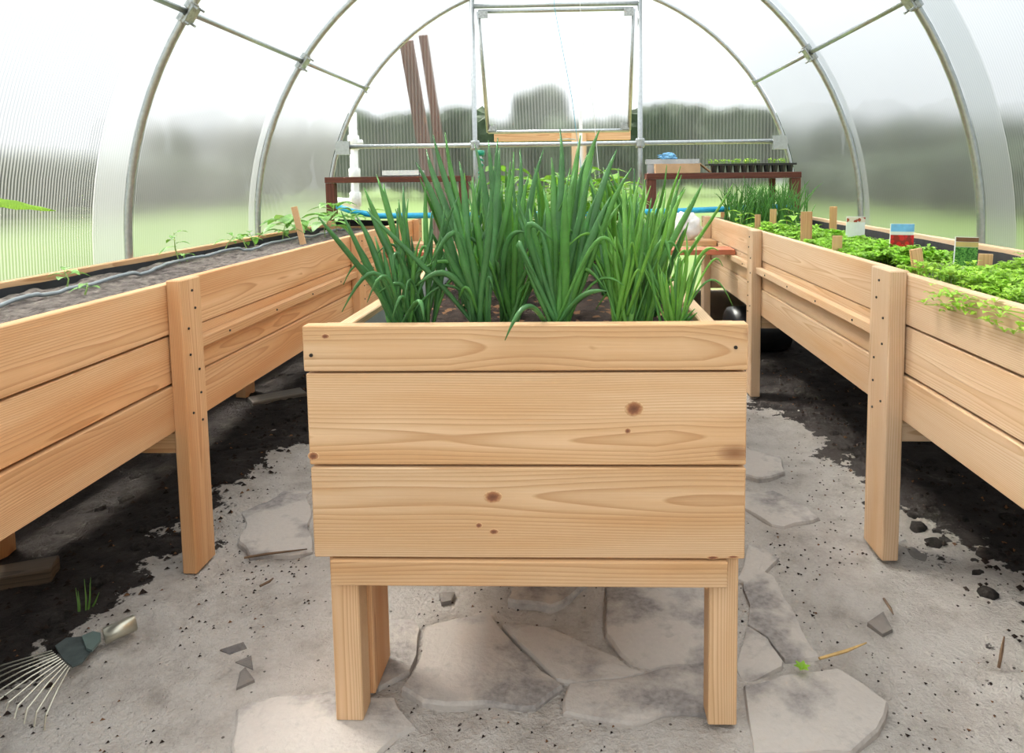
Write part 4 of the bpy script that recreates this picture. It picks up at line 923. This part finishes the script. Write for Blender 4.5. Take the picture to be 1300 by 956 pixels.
# ------------------------------------------------------------------ odds and ends on the floor
rk = thing('fan_rake', 'fan rake head with dark plate and wire tines lying on the earth', 'rake', G(95, 820))
def g(x, y, z=0.0): q = G(x, y, z); return q
pA, pB = g(172, 790, 0.03), g(132, 808, 0.026)
MB().tube([pA, pB], 0.0165, 12).build('handle_socket', M_TINE, rk, True)
def plate(pix, z0, z1, nm, mt):
    m_ = MB(); n = len(pix); pts = [g(x, y, z0) for x, y in pix]
    m_.v += pts + [p + Vector((0, 0, z1)) for p in pts]; m_.f += [list(range(n))[::-1], [n + i for i in range(n)]]
    m_.f += [[i, (i + 1) % n, n + (i + 1) % n, n + i] for i in range(n)]; return m_.build(nm, mt, rk)
plate([(70, 822), (84, 812), (105, 810), (118, 826), (104, 843), (92, 848), (80, 838)], 0.022, 0.004, 'head_plate', M_RAKE)
plate([(104, 810), (118, 804), (128, 806), (128, 815), (117, 828), (110, 826)], 0.0265, 0.005, 'socket_plate', plain('green_grey_steel', (0.16, 0.22, 0.20), 0.4, 0.4))
for k in range(11):
    f = k / 10; s_ = g(66 + 22 * f, 826 + 22 * f, 0.024); e_ = g(-60 + 118 * f, 868 + 40 * f, 0.018); d = (e_ - s_).normalized()
    MB().tube([s_, s_.lerp(e_, 0.5) + Vector((0, 0, 0.004)), e_, e_ + d * 0.01 - Vector((0, 0, 0.02))], 0.0016, 5).build('tine', M_TINE, rk)
def lying(name, a, b_, wd, th, mat, label, cat):
    a, b_ = Vector(a), Vector(b_); L_ = (b_ - a).length; xx = (b_ - a).normalized(); yy = Vector((0, 0, 1)).cross(xx).normalized()
    me = wmesh(L_, wd, th, 0.003).copy(); me.materials.clear(); me.materials.append(mat); o = bpy.data.objects.new(name, me); COL.objects.link(o)
    Mx = Matrix((xx, yy, xx.cross(yy))).transposed().to_4x4(); Mx.translation = (a + b_) / 2 + Vector((0, 0, th / 2)); setm(o, Mx); return tag(o, label, cat)
lying('timber_offcut', g(72, 738), g(-90, 768), 0.07, 0.05, M_DARKWOOD, 'dirty brown timber offcut lying in the dark earth near the rake', 'timber')
lying('grey_board', g(318, 516), g(386, 503), 0.10, 0.03, M_GREYWOOD, 'weathered grey board lying on the earth beneath the bed of seedlings', 'board')
dr = thing('black_drum', 'black plastic drum lying on its side under the far end of the bed', 'drum', (0.98, 3.7, 0.0))
MB().lathe([(0.10, -0.16), (0.125, -0.15), (0.13, -0.05), (0.125, 0.0), (0.13, 0.05), (0.125, 0.15), (0.10, 0.16)], (0.98, 3.75, 0.135), 20, (1, 0.15, 0)).build('barrel', M_BLKPLAST, dr, True)
MB().lathe([(0.03, 0), (0.03, 0.02), (0.02, 0.025)], Vector((0.98, 3.75, 0.135)) - Vector((1, 0.15, 0)).normalized() * 0.16, 12, (-1, -0.15, 0)).build('cap', M_BLKPLAST, dr)
lying('grey_board', (0.82, 4.0, 0.02), (1.2, 4.08, 0.02), 0.12, 0.03, M_GREYWOOD, 'grey board lying behind the black drum', 'board')
gt = thing('grass_tuft', 'few blades of green grass sprouting from the dark earth near the rake', 'grass', G(105, 782))
for (x, y, x2, y2) in ((100, 786, 96, 746), (101, 786, 99, 750), (109, 784, 107, 735), (111, 783, 115, 733), (112, 782, 114, 740), (112, 780, 126, 752)):
    a = G(x, y); b_ = P(x2, y2, a.y + 0.01); MB().tube([a, a.lerp(b_, .5) + Vector((.002, 0, 0)), b_], [0.0022, 0.002, 0.0005], 4).build('blade', M_GRASS, gt)
for (pts, lab) in ((((1268, 848), (1272, 825), (1275, 810)), 'short upright brown twig by the dark earth'), (((1040, 836), (1075, 826), (1100, 816)), 'long pale twig lying on the flagstones'), (((1122, 760), (1130, 772), (1134, 780)), 'small curved dark twig beside the slate piece'),
                   (((310, 708), (340, 703), (390, 697)), 'long dark twig along the pale slab edge'), (((330, 744), (342, 738), (347, 734)), 'short reddish twig lying on open sand')):
    q = [G(x, y, 0.008 if x > 400 else 0.004) for x, y in pts]
    if pts[0][0] == 1268: q = [G(1268, 848, 0.0), P(1272, 826, G(1268, 848).y + .01), P(1275, 808, G(1268, 848).y + .015)]
    tag(MB().tube(q, [0.003, 0.0035, 0.0015], 5).build('twig', M_DRY if lab.startswith('long pale') else M_TWIG), lab, 'twig')
wd_ = thing('weed', 'tiny light green weed growing between the flagstones', 'weed', G(1018, 850))
for k in range(6):
    a = k * 1.05; c = G(1018, 850, 0.012); d = Vector((math.cos(a), math.sin(a), 0.5)); MB().blade(c, c + d * 0.016, 0.005, d.cross(Vector((0, 0, 1))).normalized(), 0.002, Vector((0, 0, 1)), 2).build('leaf', M_SALAD, wd_)
